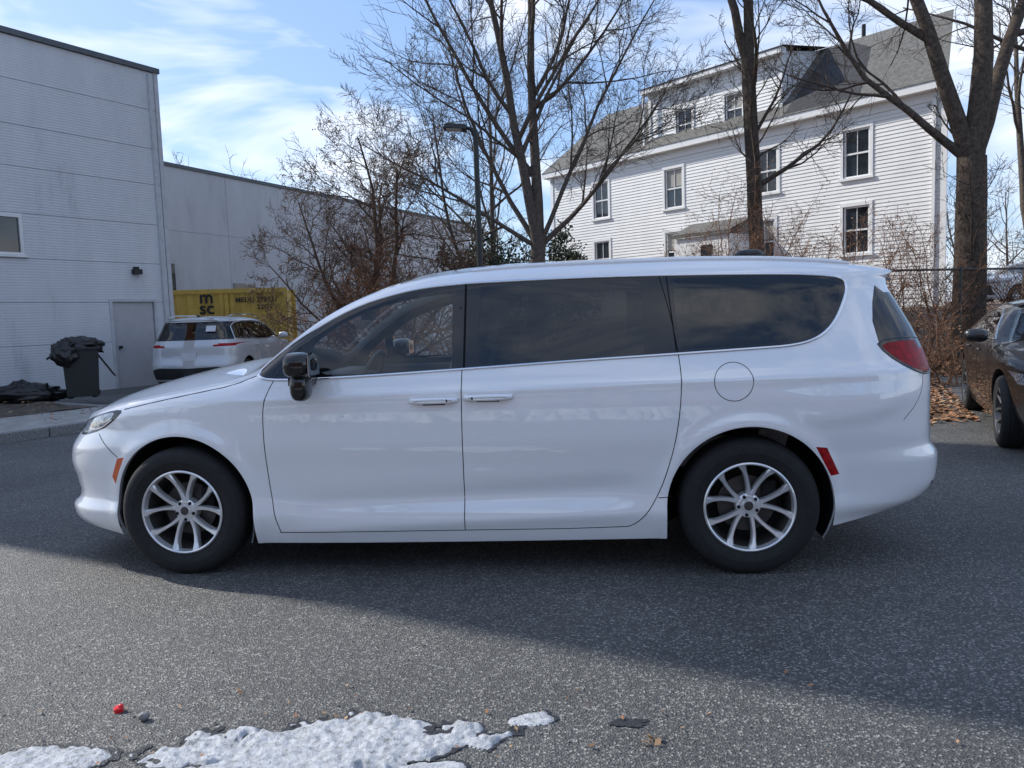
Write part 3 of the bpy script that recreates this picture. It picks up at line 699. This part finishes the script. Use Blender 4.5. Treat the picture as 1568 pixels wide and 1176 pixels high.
def win(a,z,w,h,d=0):
    t=.10
    FH.box(g,a-w/2-t,a+w/2+t,d+.0,d+.05,z+h/2,z+h/2+.13,0); FH.box(g,a-w/2-t-.03,a+w/2+t+.03,d,d+.09,z-h/2-.08,z-h/2,0)
    FH.box(g,a-w/2-t,a-w/2,d,d+.045,z-h/2+.002,z+h/2-.002,0); FH.box(g,a+w/2,a+w/2+t,d,d+.045,z-h/2+.002,z+h/2-.002,0)
    FH.box(g,a-w/2,a+w/2,d-.10,d-.07,z-h/2,z+h/2,1)
    FH.box(g,a-w/2+.05,a+w/2-.05,d-.066,d-.02,z-.03,z+.03,0)
    for s_ in (-1,1): FH.box(g,a+s_*(w/2-.05)-.025,a+s_*(w/2-.05)+.025,d-.068,d-.01,z-h/2+.003,z+h/2-.003,0)
    FH.box(g,a-w/2+.08,a+w/2-.08,d-.068,d-.01,z+h/2-.06,z+h/2-.003,0); FH.box(g,a-w/2+.08,a+w/2-.08,d-.068,d-.01,z-h/2+.003,z-h/2+.06,0)
    FH.box(g,a-.01,a+.01,d-.0685,d-.04,z-h/2+.062,z-.032,0); FH.box(g,a-.01,a+.01,d-.0685,d-.04,z+.032,z+h/2-.062,0)
    if (a*7)%2>1: FH.box(g,a-w/2+.08,a+w/2-.08,d-.069,d-.0686,z+h*.05,z+h/2-.06,2)
for a,z,w,h in wins: win(a,z,w,h)
win(5.05,9.25,.84,1.24,-.25); win(7.45,9.15,.84,1.24,-.25)
for a in (-2.93,15.25): FH.box(g,a,a+.19,.0,.05,.9,8.08,0)
FH.box(g,-3.0,15.7,.0,.35,8.10,8.34,0)
FH.box(g,-2.7,15.2,.0,.04,7.80,8.098,0)
FH.box(g,2.8,9.5,-.25,.12,10.75,10.97,0)
for a in (2.94,9.2): FH.box(g,a,a+.14,-.25,-.20,8.36,10.748,0)
FH.box(g,9.36,9.44,.0,.08,8.4,10.7,0); FH.box(g,-2.6,-2.5,.03,.11,1.,8.0,0)
M['blind']=basic('window_blind',(.35,.34,.31),.8,var=.1)
g.obj('windows_and_trim',['trimw','winglass','blind'],H)
g=Geo(); zr=11.5
def P(a,d,z): return FH.p(a,-d,z)
vs=[P(-3.05,-.38,8.345),P(15.75,-.38,8.345),P(14.6,3.3,zr),P(-1.9,3.1,zr),P(.55,8.6,8.345),P(15.75,9.4,8.345),P(14.6,5.7,zr),P(-.75,5.7,zr)]
g.add(vs,[(0,3,2,1),(3,7,6,2),(4,5,6,7),(0,4,7,3),(1,2,6,5)],0)
vs=[P(2.7,-.15,10.975),P(9.6,-.15,10.975),P(9.6,3.2,11.53),P(2.7,3.2,11.53),P(2.7,-.15,10.93),P(9.6,-.15,10.93)]
g.add(vs,[(0,1,2,3),(0,4,5,1)],1)
vs=[P(9.3,.25,8.3),P(9.3,.25,10.9),P(9.3,3.2,11.45),P(3.0,.25,8.3),P(3.0,.25,10.9),P(3.0,3.2,11.45)]
g.add(vs,[(0,1,2),(3,5,4)],2)
vs=[P(-.2,-.30,8.42),P(2.6,-.30,8.42),P(2.6,3.0,11.37),P(.8,3.0,11.37)]
g.add(vs,[(0,3,2,1)],1)
vs=[FH.p(4.1,.0,4.95),FH.p(6.9,.0,4.95),FH.p(6.9,1.5,4.4),FH.p(4.1,1.5,4.4),FH.p(4.1,1.5,4.25),FH.p(6.9,1.5,4.25)]
g.add(vs,[(0,1,2,3),(3,2,5,4)],0)
FH.box(g,4.2,6.8,0.03,1.4,1,4.24,2)
FH.box(g,5.0,5.5,1.402,1.43,2.9,3.9,3)
g.tube([P(10.5,4,11.4),P(10.5,4,12.3)],.08,8,1); g.tube([P(1.5,3.6,11.4),P(1.5,3.6,12.1)],.08,8,1)
g.obj('roof',['shingle','shingle_d','siding','winglass'],H)
# ------------------------------------------------------------------ container, bin, lamp
cont=empty('shipping_container',(-11.1,28.4,.08),math.atan2(.15,.98)); g=Geo()
M['yellow']=basic('container_yellow',(.62,.42,.09),.55,var=.12,vscale=3)
n=64; vs=[]
for i in range(n+1):
    x=-2.9+5.8*i/n; y=-1.2+(.05 if (i//2)%2 else 0)
    vs+= [(x,y,.2),(x,y,2.45)]
g.add(vs,[(2*i,2*i+2,2*i+3,2*i+1) for i in range(n)],0)
g.box((0,.05,1.3),(5.8,2.36,2.3),0)
for x in (-2.97,2.97,.95):
    for y in (-1.18,1.18): g.box((x,y,1.3),(.13,.13,2.6 if abs(x)>2 else 2.2),0)
for y in (-1.2,1.2): g.box((0,y,2.53),(5.8,.08,.14),0); g.box((0,y,.1),(5.8,.08,.18),0)
g.obj('corrugated_box',['yellow'],cont)
def text(s,loc,size,parent,mat,rot=(R_(90),0,0)):
    c=bpy.data.curves.new('lettering','FONT'); c.body=s; c.size=size; c.extrude=.002; c.align_x='CENTER'; c.offset=size*.02; c.materials.append(M[mat])
    o=bpy.data.objects.new('lettering',c); scene.collection.objects.link(o); o.location=loc; o.rotation_euler=rot; o.parent=parent
text('m',(.28,-1.245,2.12),.62,cont,'black_plastic'); text('sc',(.28,-1.245,1.74),.62,cont,'black_plastic')
text('MEDU 378731',(1.98,-1.245,2.12),.24,cont,'black_plastic'); text('22G1',(2.25,-1.245,1.86),.24,cont,'black_plastic')
binp=empty('wheeled_trash_bin',(-8.0,14.3,.11),R_(30)); g=Geo()
g.box((0,0,.50),(.52,.56,.86),0,tx=1.15,ty=1.15)
g.box((0,0,.95),(.66,.70,.05),0)
g.box((-.30,-.05,.93),(.55,.62,.035),0,Matrix.Rotation(R_(-32),3,'Y'))
g.box((.42,.1,.62),(.5,.5,.03),0,Matrix.Rotation(R_(58),3,'Y'))
g.lathe([(0,-.03),(.1,-.03),(.1,.03),(0,.03)],(-.2,.32,.1),1,16); g.lathe([(0,-.03),(.1,-.03),(.1,.03),(0,.03)],(.2,.32,.1),1,16)
g.tube([(-.28,.36,.86),(.28,.36,.86)],.018,8,0)
g.obj('bin_body_and_lid',['black_plastic','dark'],binp,bevel=.02)
nu,nv=48,26
def bagm(g,c,r,seed):
    vs=[]
    for i in range(nv+1):
        ph=math.pi*i/nv-math.pi/2
        for j in range(nu):
            th=2*math.pi*j/nu; d=Vector((math.cos(ph)*math.cos(th),math.cos(ph)*math.sin(th),math.sin(ph)))
            k=1+.35*noise.noise(d*2.2+Vector((seed,0,0)))+.3*abs(noise.noise(d*6+Vector((seed,3,0))))+.08*noise.noise(d*15)
            vs.append((c[0]+d.x*r[0]*k,c[1]+d.y*r[1]*k,c[2]+d.z*r[2]*k))
    g.add(vs,[(i*nu+j,i*nu+(j+1)%nu,(i+1)*nu+(j+1)%nu,(i+1)*nu+j) for i in range(nv) for j in range(nu)])
M['bag']=basic('black_poly_bag',(.012,.012,.013),.3,var=0)
bag=Geo(); bagm(bag,(0,0,1.0),(.36,.3,.15),3); bagm(bag,(-.25,-.3,.85),(.2,.12,.2),5); bag.obj('bin_bag',['bag'],binp,True,angle=180)
bg=Geo(); bagm(bg,(-9.0,14.2,.24),(.62,.35,.20),9); bg.obj('trash_bag',['bag'],None,True,angle=180)
bg=Geo(); bagm(bg,(-9.9,14.0,.26),(.5,.35,.24),13); bg.obj('trash_bag',['bag'],None,True,angle=180)
lamp=empty('street_lamp',(-.60,16.8,0)); g=Geo()
M['lampm']=basic('lamp_black_paint',(.02,.022,.022),.4,.2,var=.1)
g.tube([(0,0,0),(0,0,.3),(0,0,5.35)],[.11,.07,.058],14,0); g.lathe([(0,0),(.16,0),(.15,.06),(.08,.1)],(0,0,0),0,20,'z')
g.tube([(0,0,5.2),(-.08,0,5.38),(-.22,0,5.42)],[.05,.045,.04],8,0)
g.box((-.42,0,5.43),(.50,.34,.10),0,Matrix.Rotation(R_(5),3,'Y'),tx=.8,ty=.75); g.box((-.42,0,5.375),(.38,.26,.012),1)
g.obj('pole_and_head',['lampm','plate'],lamp,True,angle=35)
# ------------------------------------------------------------------ trees
def bark(name,c): return basic(name,c,.95,var=.35,vscale=14,spec=.2)
M['bark']=basic('bark_brown',(.08,.062,.05),.95,var=.4,vscale=14,bump=.6,bscale=25,spec=.2); M['bark2']=bark('bark_grey',(.105,.088,.075)); M['twig']=bark('twig_brown',(.12,.085,.065)); M['twigr']=bark('twig_red_brown',(.19,.105,.065)); M['dryleaf']=basic('dry_leaves',(.17,.085,.045),.9,var=.5,vscale=20)
M['ever']=basic('evergreen_leaves',(.03,.045,.015),.7,var=.5,vscale=10)
def tree(name,base,stems,counts,seed,mats=('bark','dryleaf'),twig=.006,wob=.16,up=.06,lenf=.55,leaves=0,leafr=.05,ang=(25,60),start=.25):
    rng=random.Random(seed); V=[];F=[];MI=[]; tips=[]
    cs={k:[(math.cos(2*math.pi*j/k),math.sin(2*math.pi*j/k)) for j in range(k)] for k in (3,4,6,12)}
    nl=len(counts)
    def br(p,d,L,r,l,r_end,nch=None,wb=None):
        nseg=(9,7,5,4,3,3)[min(l,5)]; k=(12,6,4,3,3,3)[min(l,5)]
        if r>.05: k=max(k,6)
        pts=[p.copy()];rs=[r]; dd=d.copy(); st=L/nseg
        for i in range(nseg):
            w=wb if wb is not None else wob*(1.0 if l else .45)
            dd=(dd+Vector((rng.gauss(0,w),rng.gauss(0,w),rng.gauss(0,w)+up))).normalized()
            pts.append(pts[-1]+dd*st); t=(i+1)/nseg; rs.append(r+(r_end-r)*t**.8)
        a=d.orthogonal().normalized(); b_=d.cross(a).normalized(); o=len(V)
        for q,rr in zip(pts,rs):
            for (c,s_) in cs[k]:
                V.append((q.x+(a.x*c+b_.x*s_)*rr,q.y+(a.y*c+b_.y*s_)*rr,q.z+(a.z*c+b_.z*s_)*rr))
        for i in range(nseg):
            for j in range(k): F.append((o+i*k+j,o+i*k+(j+1)%k,o+(i+1)*k+(j+1)%k,o+(i+1)*k+j)); MI.append(0)
        if l>=nl-1: tips.append(pts[-1]); tips.append(pts[len(pts)//2])
        if l<nl:
            n=counts[l] if nch is None else nch
            for c in range(n):
                t=start*(1 if l==0 else .6)+(1-start*(1 if l==0 else .6))*((c+rng.random())/n); fi=min(t*nseg,nseg-.01); i=int(fi); q=pts[i].lerp(pts[i+1],fi-i); r0=rs[i]+(rs[i+1]-rs[i])*(fi-i)
                dr=(pts[i+1]-pts[i]).normalized(); ax=dr.orthogonal(); ax.rotate(Matrix.Rotation(rng.random()*6.283,3,dr)); nd=dr.copy(); nd.rotate(Matrix.Rotation(R_(rng.uniform(*ang)),3,ax))
                Lc=L*lenf*rng.uniform(.65,1.2)*(1.15-.55*t); rc=max(twig,min(r0*.62,.022*Lc+.004))
                br(q,nd,Lc,rc,l+1,max(twig*.5,rc*.25))
        return pts[-1],rs[-1]
    for st_ in stems:
        off,d,L,r=st_[:4]
        if len(st_)>4:
            e,re=br(Vector(base)+Vector(off),Vector(d).normalized(),L,r,0,r*.82,st_[5] if len(st_)>5 else 0,.02)
            for (d2,L2,r2) in st_[4]: br(e-Vector((0,0,.12)),Vector(d2).normalized(),L2,r2,0,r2*.22)
        else: br(Vector(base)+Vector(off),Vector(d).normalized(),L,r,0,r*.22)
    for _ in range(leaves):
        q=tips[rng.randrange(len(tips))]+Vector((rng.gauss(0,.08),rng.gauss(0,.08),rng.gauss(0,.08))); a=Vector((rng.gauss(0,1),rng.gauss(0,1),rng.gauss(0,1))).normalized(); b_=a.orthogonal().normalized()*leafr*.5; a=a*leafr; o=len(V)
        for v in (q,q+a*.5+b_,q+a,q+a*.5-b_): V.append(tuple(v))
        F.append((o,o+1,o+2,o+3)); MI.append(1)
    me=bpy.data.meshes.new(name); me.from_pydata(V,[],F)
    for m_ in mats: me.materials.append(M[m_])
    me.polygons.foreach_set('material_index',MI); me.polygons.foreach_set('use_smooth',[True]*len(F)); me.update()
    o=bpy.data.objects.new(name,me); scene.collection.objects.link(o); return o
tree('bare_tree',(.75,22,-.1),[((0,0,0),(-.01,0,1),3.5,.26,[((-.13,0,1),10.5,.17),((.06,.05,1),11.5,.18),((1.0,.1,.75),5.5,.09),((-1.5,.1,.8),6.0,.075),((-.5,.2,1),7,.09),((.5,-.2,1),7.5,.08)])],(9,7,6,5),4,('bark2','dryleaf'),.007,wob=.11,start=.15)
tree('bare_tree',(6.35,19.6,.6),[((0,0,0),(-.005,0,1),7.0,.20,[((-.35,0,1),6,.13),((.12,.1,1),6.5,.15)],5)],(7,6,6,5),11,('bark','dryleaf'),.006,start=.4)
tree('bare_tree',(9.45,15.9,.7),[((0,0,-.3),(.02,0,1),3.9,.34,[((-.25,.05,1),8.5,.19),((.10,-.05,1),9.5,.24),((.45,.1,1),8.5,.18),((-1.0,.3,.85),5.0,.10)],2)],(7,6,6,5),21,('bark','dryleaf'),.006,start=.3,wob=.14)
tree('bare_tree',(14.8,22,1.1),[((0,0,0),(.1,0,1),12,.22),((0,0,2),(-.3,0,1),8,.13)],(9,7,6,4),33,('bark2','dryleaf'),.007)
tree('overgrown_tree',(-4.0,23,-.1),[((0,0,0),(-.15,0,1),6.2,.12),((.2,0,0),(.25,0,1),6.0,.12),((-.3,0,0),(-.6,.1,.9),5.4,.09),((.5,.2,0),(.7,0,.8),4.8,.09),((-.1,.2,0),(-.95,0,.75),4.4,.07),((.4,0,0),(1.1,.1,.6),3.8,.06),((0,0,0),(.03,.2,1),6.8,.11)],(11,9,6,4),8,('twig','dryleaf'),.007,wob=.22,up=.02,lenf=.5,leaves=4000,leafr=.05,start=.08)
rng=random.Random(44); st=[((rng.uniform(-2.4,2.6),rng.uniform(-.6,.6),0),(rng.uniform(-.7,.7),0,.8),rng.uniform(2.2,3.6),.03) for _ in range(22)]
tree('overgrown_shrub',(-3.4,21.8,0),st,(9,6,4),45,('twigr','dryleaf'),.0065,wob=.28,up=-.02,lenf=.5,leaves=2500,leafr=.05,start=.1)
tree('bare_tree',(-.6,27,0),[((0,0,0),(.05,0,1),10,.15),((.1,0,.5),(-.3,0,1),8,.10)],(10,7,5,4),52,('bark2','dryleaf'),.008)
tree('evergreen_shrub',(.3,25,0),[((0,0,0),(-.1,0,1),3.6,.08),((.4,0,0),(.25,0,1),3.4,.08),((-.5,0,0),(-.3,0,1),3.0,.08),((.9,0,0),(.4,0,1),2.8,.06)],(10,7,5),61,('bark','ever'),.006,leaves=9000,leafr=.10,start=.05)
for i,(x,y,k) in enumerate([(3.2,13.2,.8),(5.2,13.8,1.0),(6.4,14.6,1.35),(7.6,15.1,1.3),(8.6,15.6,1.3),(10.4,15.9,1.0),(11.8,16.8,.9),(4.6,16.2,1.3),(6.2,17.2,1.4),(13.5,17.8,.9),(7.4,12.7,.55),(8.6,13.2,.6)]):
    rng=random.Random(i+100)
    st=[((rng.uniform(-.6,.6),rng.uniform(-.3,.3),0),(rng.uniform(-.6,.6),rng.uniform(-.3,.3),1),rng.uniform(1.2,2.3)*k,.02) for _ in range(9)]
    tree('bare_shrub',(x,y,gh(x,y)),st,(7,5,3),200+i,('twigr','dryleaf'),.004,wob=.25,up=0,lenf=.5,leaves=150,leafr=.045,start=.1)
rng=random.Random(5); st=[]
for i in range(40):
    x=rng.uniform(-35,75); y=rng.uniform(58,85); st.append(((x,y,0),(rng.uniform(-.1,.1),0,1),rng.uniform(8,13),.2))
for i in range(12):  # unseen trees behind the camera, added for the reflected skyline
    x=rng.uniform(-30,30); y=rng.uniform(-20,-14); st.append(((x,y,0),(rng.uniform(-.1,.1),0,1),rng.uniform(7,11),.2))
tree('distant_woods',(0,0,0),st,(8,5,4),77,('bark2','dryleaf'),.02,start=.2)
rng=random.Random(9); g=Geo(); V=[];F=[];MI=[]; cnt=0
while cnt<16000:
    x=rng.uniform(1,11); y=rng.uniform(8.4,15.5); z=gh(x,y)
    if z<.0015 and rng.random()<.96: continue
    if (x-5.25)*-.9+(y-9.2)*.42<-.5 and y<13: continue
    z+=noise.noise(Vector((x*.6,y*.6,0)))*.10*min(1,gh(x,y)*2)
    s_=rng.uniform(.025,.05); a=rng.random()*6.28; tl=rng.uniform(-.5,.5); u=Vector((math.cos(a),math.sin(a),tl))*s_; v=Vector((-math.sin(a),math.cos(a),rng.uniform(-.6,.6)))*s_*.6
    q=Vector((x,y,z+.02)); o=len(V)
    for w in (q-u,q-v,q+u,q+v): V.append(tuple(w))
    F.append((o,o+1,o+2,o+3)); MI.append(rng.choice((0,0,1,2))); cnt+=1
for _ in range(1500):
    a=rng.uniform(-9,2.4); bb=2.0+4.8*rng.random()**.7 if rng.random()<.8 else rng.uniform(.2,2); p=FK.p(a,bb,.17)
    s_=rng.uniform(.02,.04); a=rng.random()*6.28; u=Vector((math.cos(a),math.sin(a),.2))*s_; v=Vector((-math.sin(a),math.cos(a),.3))*s_*.6; q=Vector(p); o=len(V)
    for w in (q-u,q-v,q+u,q+v): V.append(tuple(w))
    F.append((o,o+1,o+2,o+3)); MI.append(rng.choice((0,1,2,2)))
g.V=V;g.F=F;g.M=MI
M['lf1']=basic('leaf_orange_brown',(.28,.13,.06),.8,var=0); M['lf2']=basic('leaf_tan',(.36,.22,.12),.8,var=0); M['lf3']=basic('leaf_dark',(.12,.06,.03),.8,var=0)
g.obj('leaf_litter',['lf1','lf2','lf3'])
fence=empty('chain_link_fence'); M['galv']=basic('fence_dark_coated_wire',(.06,.065,.06),.5,.6,var=0)
g=Geo(); p0=np.array([.5,12.2]);p1=np.array([15.,17.2]); L=np.linalg.norm(p1-p0); dv=(p1-p0)/L
def fp(t,z): q=p0+dv*t; return (q[0],q[1],z)
base=lambda t: gh(*(p0+dv*t))
npost=7
for i in range(npost+1):
    t=L*i/npost; g.tube([fp(t,base(t)-.2),fp(t,2.05)],.03,8)
g.tube([fp(0,2.0),fp(L,2.0)],.022,8)
Hh=1.25; st=.085; n=int(L/st)
for i in range(-int(Hh/st),n):
    for sg_ in (1,-1):
        a=i*st; b_=a+Hh
        t0=max(a,0);t1=min(b_,L)
        if t1<=t0: continue
        z0=(t0-a);z1=(t1-a)
        if sg_<0: z0=Hh-z0;z1=Hh-z1
        g.tube([fp(t0,.75+z0),fp(t1,.75+z1)],.0028,3,0,False)
g.obj('posts_and_mesh',['galv'],fence,True)
# ------------------------------------------------------------------ snow & debris
m,nt,b=newmat('old_snow'); geo=nt.nodes.new('ShaderNodeNewGeometry')
n1=N(nt,'ShaderNodeTexNoise',i_Scale=42.0,i_Detail=5.0,i_Roughness=.78); nt.links.new(geo.outputs['Position'],n1.inputs['Vector'])
c=ramp(nt,n1.outputs['Fac'],[(.32,(.12,.115,.11)),(.40,(.32,.33,.34)),(.50,(.46,.48,.51)),(.68,(.62,.64,.67))]); nt.links.new(c,b.inputs['Base Color']); b.inputs['Roughness'].default_value=.3
bp=N(nt,'ShaderNodeBump',i_Strength=1.0,i_Distance=.012); nt.links.new(n1.outputs['Fac'],bp.inputs['Height']); nt.links.new(bp.outputs['Normal'],b.inputs['Normal']); M['snow']=m
M['wet']=basic('wet_asphalt',(.030,.030,.032),.35,var=.4,vscale=60,bump=.25,bscale=150)
def snow(name,cx,cy,rx,ry,h,seed,st=.007,wet=True):
    nxx=int(rx*2.9/st);nyy=int(ry*3.2/st); H=np.zeros((nyy,nxx)); K=np.zeros((nyy,nxx))
    for j in range(nyy):
        for i in range(nxx):
            u=(i-nxx/2)*st;v=(j-nyy/2)*st
            r=math.hypot(u/rx,v/ry)+.50*noise.noise(Vector((u*3.2+seed,v*6,0)))+.38*noise.noise(Vector((u*10+seed,v*14,2)))+.20*noise.noise(Vector((u*30+seed,v*30,2)))
            k=1-r; K[j,i]=k
            H[j,i]=h*(min(1,max(0,k)/.2)**.6)*(.66+.40*noise.noise(Vector((u*7,v*9,seed)))+.40*noise.noise(Vector((u*22,v*28,seed)))+.25*noise.noise(Vector((u*60,v*60,seed)))) if k>0 else -.01
    V=[];W=[];F=[];FW=[]
    for j in range(nyy):
        for i in range(nxx):
            p=(cx+(i-nxx/2)*st,cy+(j-nyy/2)*st); V.append((*p,max(H[j,i],.005) if K[j,i]>0 else .001)); W.append((*p,.0035))
    for j in range(nyy-1):
        for i in range(nxx-1):
            q=(j*nxx+i,j*nxx+i+1,(j+1)*nxx+i+1,(j+1)*nxx+i); kk=max(K[j,i],K[j+1,i],K[j,i+1],K[j+1,i+1])
            if kk>0: F.append(q)
            if K[j,i]>-.10 and kk<.15: FW.append(q)
    g=Geo(); g.V=V;g.F=F;g.M=[0]*len(F); g.obj(name,['snow'],None,True,angle=180)
    if wet: g=Geo(); g.V=W;g.F=FW;g.M=[0]*len(FW); g.obj('wet_patch',['wet'],None,True,angle=180)
snow('snow_patch',-.62,2.42,.50,.155,.026,1.3)
snow('snow_patch',-1.60,2.36,.26,.11,.026,7.7)
snow('snow_patch',.05,2.54,.085,.045,.012,3.1)
snow('snow_patch',-.90,2.27,.30,.06,.02,12.1)
snow('snow_patch',-.30,2.26,.12,.04,.012,22.1)
snow('added_snow_bank',-1.0,-2.2,4.0,.9,.35,31.0,st=.06,wet=False)  # unseen bank behind the camera, added as a bright reflection on the doors
def patch(name,cx,cy,rx,ry,seed,mat,z):
    vs=[(cx,cy,z)]
    for i in range(90):
        a=2*math.pi*i/90; k=1+.45*noise.noise(Vector((math.cos(a)*1.6+seed,math.sin(a)*1.6,0)))+.35*noise.noise(Vector((math.cos(a)*5+seed,math.sin(a)*5,0)))
        vs.append((cx+rx*k*math.cos(a),cy+ry*k*math.sin(a),z))
    g=Geo(); g.add(vs,[(0,1+i,1+(i+1)%90) for i in range(90)]); g.obj(name,[mat])
patch('wet_patch',.36,2.50,.06,.03,5.,'wet',.004)
rng=random.Random(3); g=Geo()
for _ in range(60):
    x=rng.uniform(-2.2,1.4); y=rng.uniform(2.25,2.9)
    if rng.random()<.5: x=rng.gauss(-.6,.55); y=rng.gauss(2.5,.12)
    s_=rng.uniform(.006,.014); a=rng.random()*6.28; u=Vector((math.cos(a),math.sin(a),.3))*s_; v=Vector((-math.sin(a),math.cos(a),rng.uniform(-.4,.6)))*s_*.6; q=Vector((x,y,.012))
    g.add([tuple(q-u),tuple(q-v),tuple(q+u),tuple(q+v)],[(0,1,2,3)],rng.choice((0,1,2)))
for _ in range(6):
    x=rng.gauss(.42,.03); y=rng.gauss(2.38,.015); s_=.018; a=rng.random()*6.28; u=Vector((math.cos(a),math.sin(a),.3))*s_; v=Vector((-math.sin(a),math.cos(a),.5))*s_*.6; q=Vector((x,y,.014))
    g.add([tuple(q-u),tuple(q-v),tuple(q+u),tuple(q+v)],[(0,1,2,3)],1)
g.obj('scattered_leaves',['lf1','lf2','lf3'])
g=Geo()
for _ in range(220):
    x=rng.uniform(-2.4,1.6); y=rng.uniform(2.2,3.6); r=rng.choice((.002,.003,.005)); g.sphere((x,y,r*.6),(r,r*.8,r*.7),0,7,5)
g.sphere((-1.35,2.63,.014),(.02,.016,.016),0,10,7)
g.obj('gravel_grit',['granite'],None,True,angle=180)
M['redp']=basic('red_plastic',(.7,.01,.015),.3,0,.5,var=0)
g=Geo(); g.lathe([(0,0),(.017,0),(.018,.014),(.014,.018),(0,.018)],(-1.476,2.70,.0),0,20,'z'); g.sphere((-1.468,2.70,.02),(.010,.009,.008),0,12,8); g.obj('red_plastic_cap',['redp'],None,True)
# ------------------------------------------------------------------ light
SE=R_(38); az=math.atan2(-.887,.46)
sd=Vector((math.sin(az)*math.cos(SE),math.cos(az)*math.cos(SE),math.sin(SE)))
sl=bpy.data.lights.new('sun','SUN'); sl.energy=5; sl.angle=R_(.5); sl.color=(1,.955,.88); so=bpy.data.objects.new('sun',sl); scene.collection.objects.link(so)
so.rotation_euler=sd.to_track_quat('Z','Y').to_euler(); so.location=(-20,10,20)
w=bpy.data.worlds.new('World'); scene.world=w; w.use_nodes=True; nt=w.node_tree; bgn=nt.nodes['Background']
sky=nt.nodes.new('ShaderNodeTexSky'); sky.sky_type='NISHITA'; sky.sun_disc=False; sky.sun_elevation=SE; sky.sun_rotation=az; sky.air_density=1.0; sky.dust_density=.8; sky.ozone_density=2.0
tc=nt.nodes.new('ShaderNodeTexCoord'); mp=nt.nodes.new('ShaderNodeMapping'); mp.inputs['Scale'].default_value=(1,1,2.6); mp.inputs['Location'].default_value=(.3,.1,0)
nt.links.new(tc.outputs['Generated'],mp.inputs['Vector'])
hz=N(nt,'ShaderNodeMix',data_type='RGBA'); hz.inputs[0].default_value=.34; nt.links.new(sky.outputs[0],hz.inputs[6]); hz.inputs[7].default_value=(3.2,5.3,9.8,1)
cn=N(nt,'ShaderNodeTexNoise',i_Scale=2.6,i_Detail=5.0,i_Roughness=.6,i_Distortion=.4); nt.links.new(mp.outputs[0],cn.inputs['Vector'])
cf=ramp(nt,cn.outputs['Fac'],[(.47,0),(.68,.95)])
mxs=N(nt,'ShaderNodeMix',data_type='RGBA'); nt.links.new(cf,mxs.inputs[0]); nt.links.new(hz.outputs[2],mxs.inputs[6]); mxs.inputs[7].default_value=(8.8,9.0,9.4,1)
nt.links.new(mxs.outputs[2],bgn.inputs['Color']); bgn.inputs['Strength'].default_value=.15
# ------------------------------------------------------------------ camera
r=R_(1.93);p=R_(5.05)
Fv=Vector((0,math.cos(p),-math.sin(p)));U=Vector((0,math.sin(p),math.cos(p)));X=Vector((1,0,0))
right=X*math.cos(r)-U*math.sin(r); up=X*math.sin(r)+U*math.cos(r)
mt=Matrix((( right.x,up.x,-Fv.x,0),(right.y,up.y,-Fv.y,0),(right.z,up.z,-Fv.z,1.39),(0,0,0,1)))
cd=bpy.data.cameras.new('camera'); cd.sensor_width=36; cd.lens=1178/1568*36; cd.clip_end=3000; cd.clip_start=.05
co=bpy.data.objects.new('camera',cd); co.matrix_world=mt; scene.collection.objects.link(co); scene.camera=co
scene.view_settings.view_transform='Standard'; scene.view_settings.look='None'; scene.view_settings.exposure=0
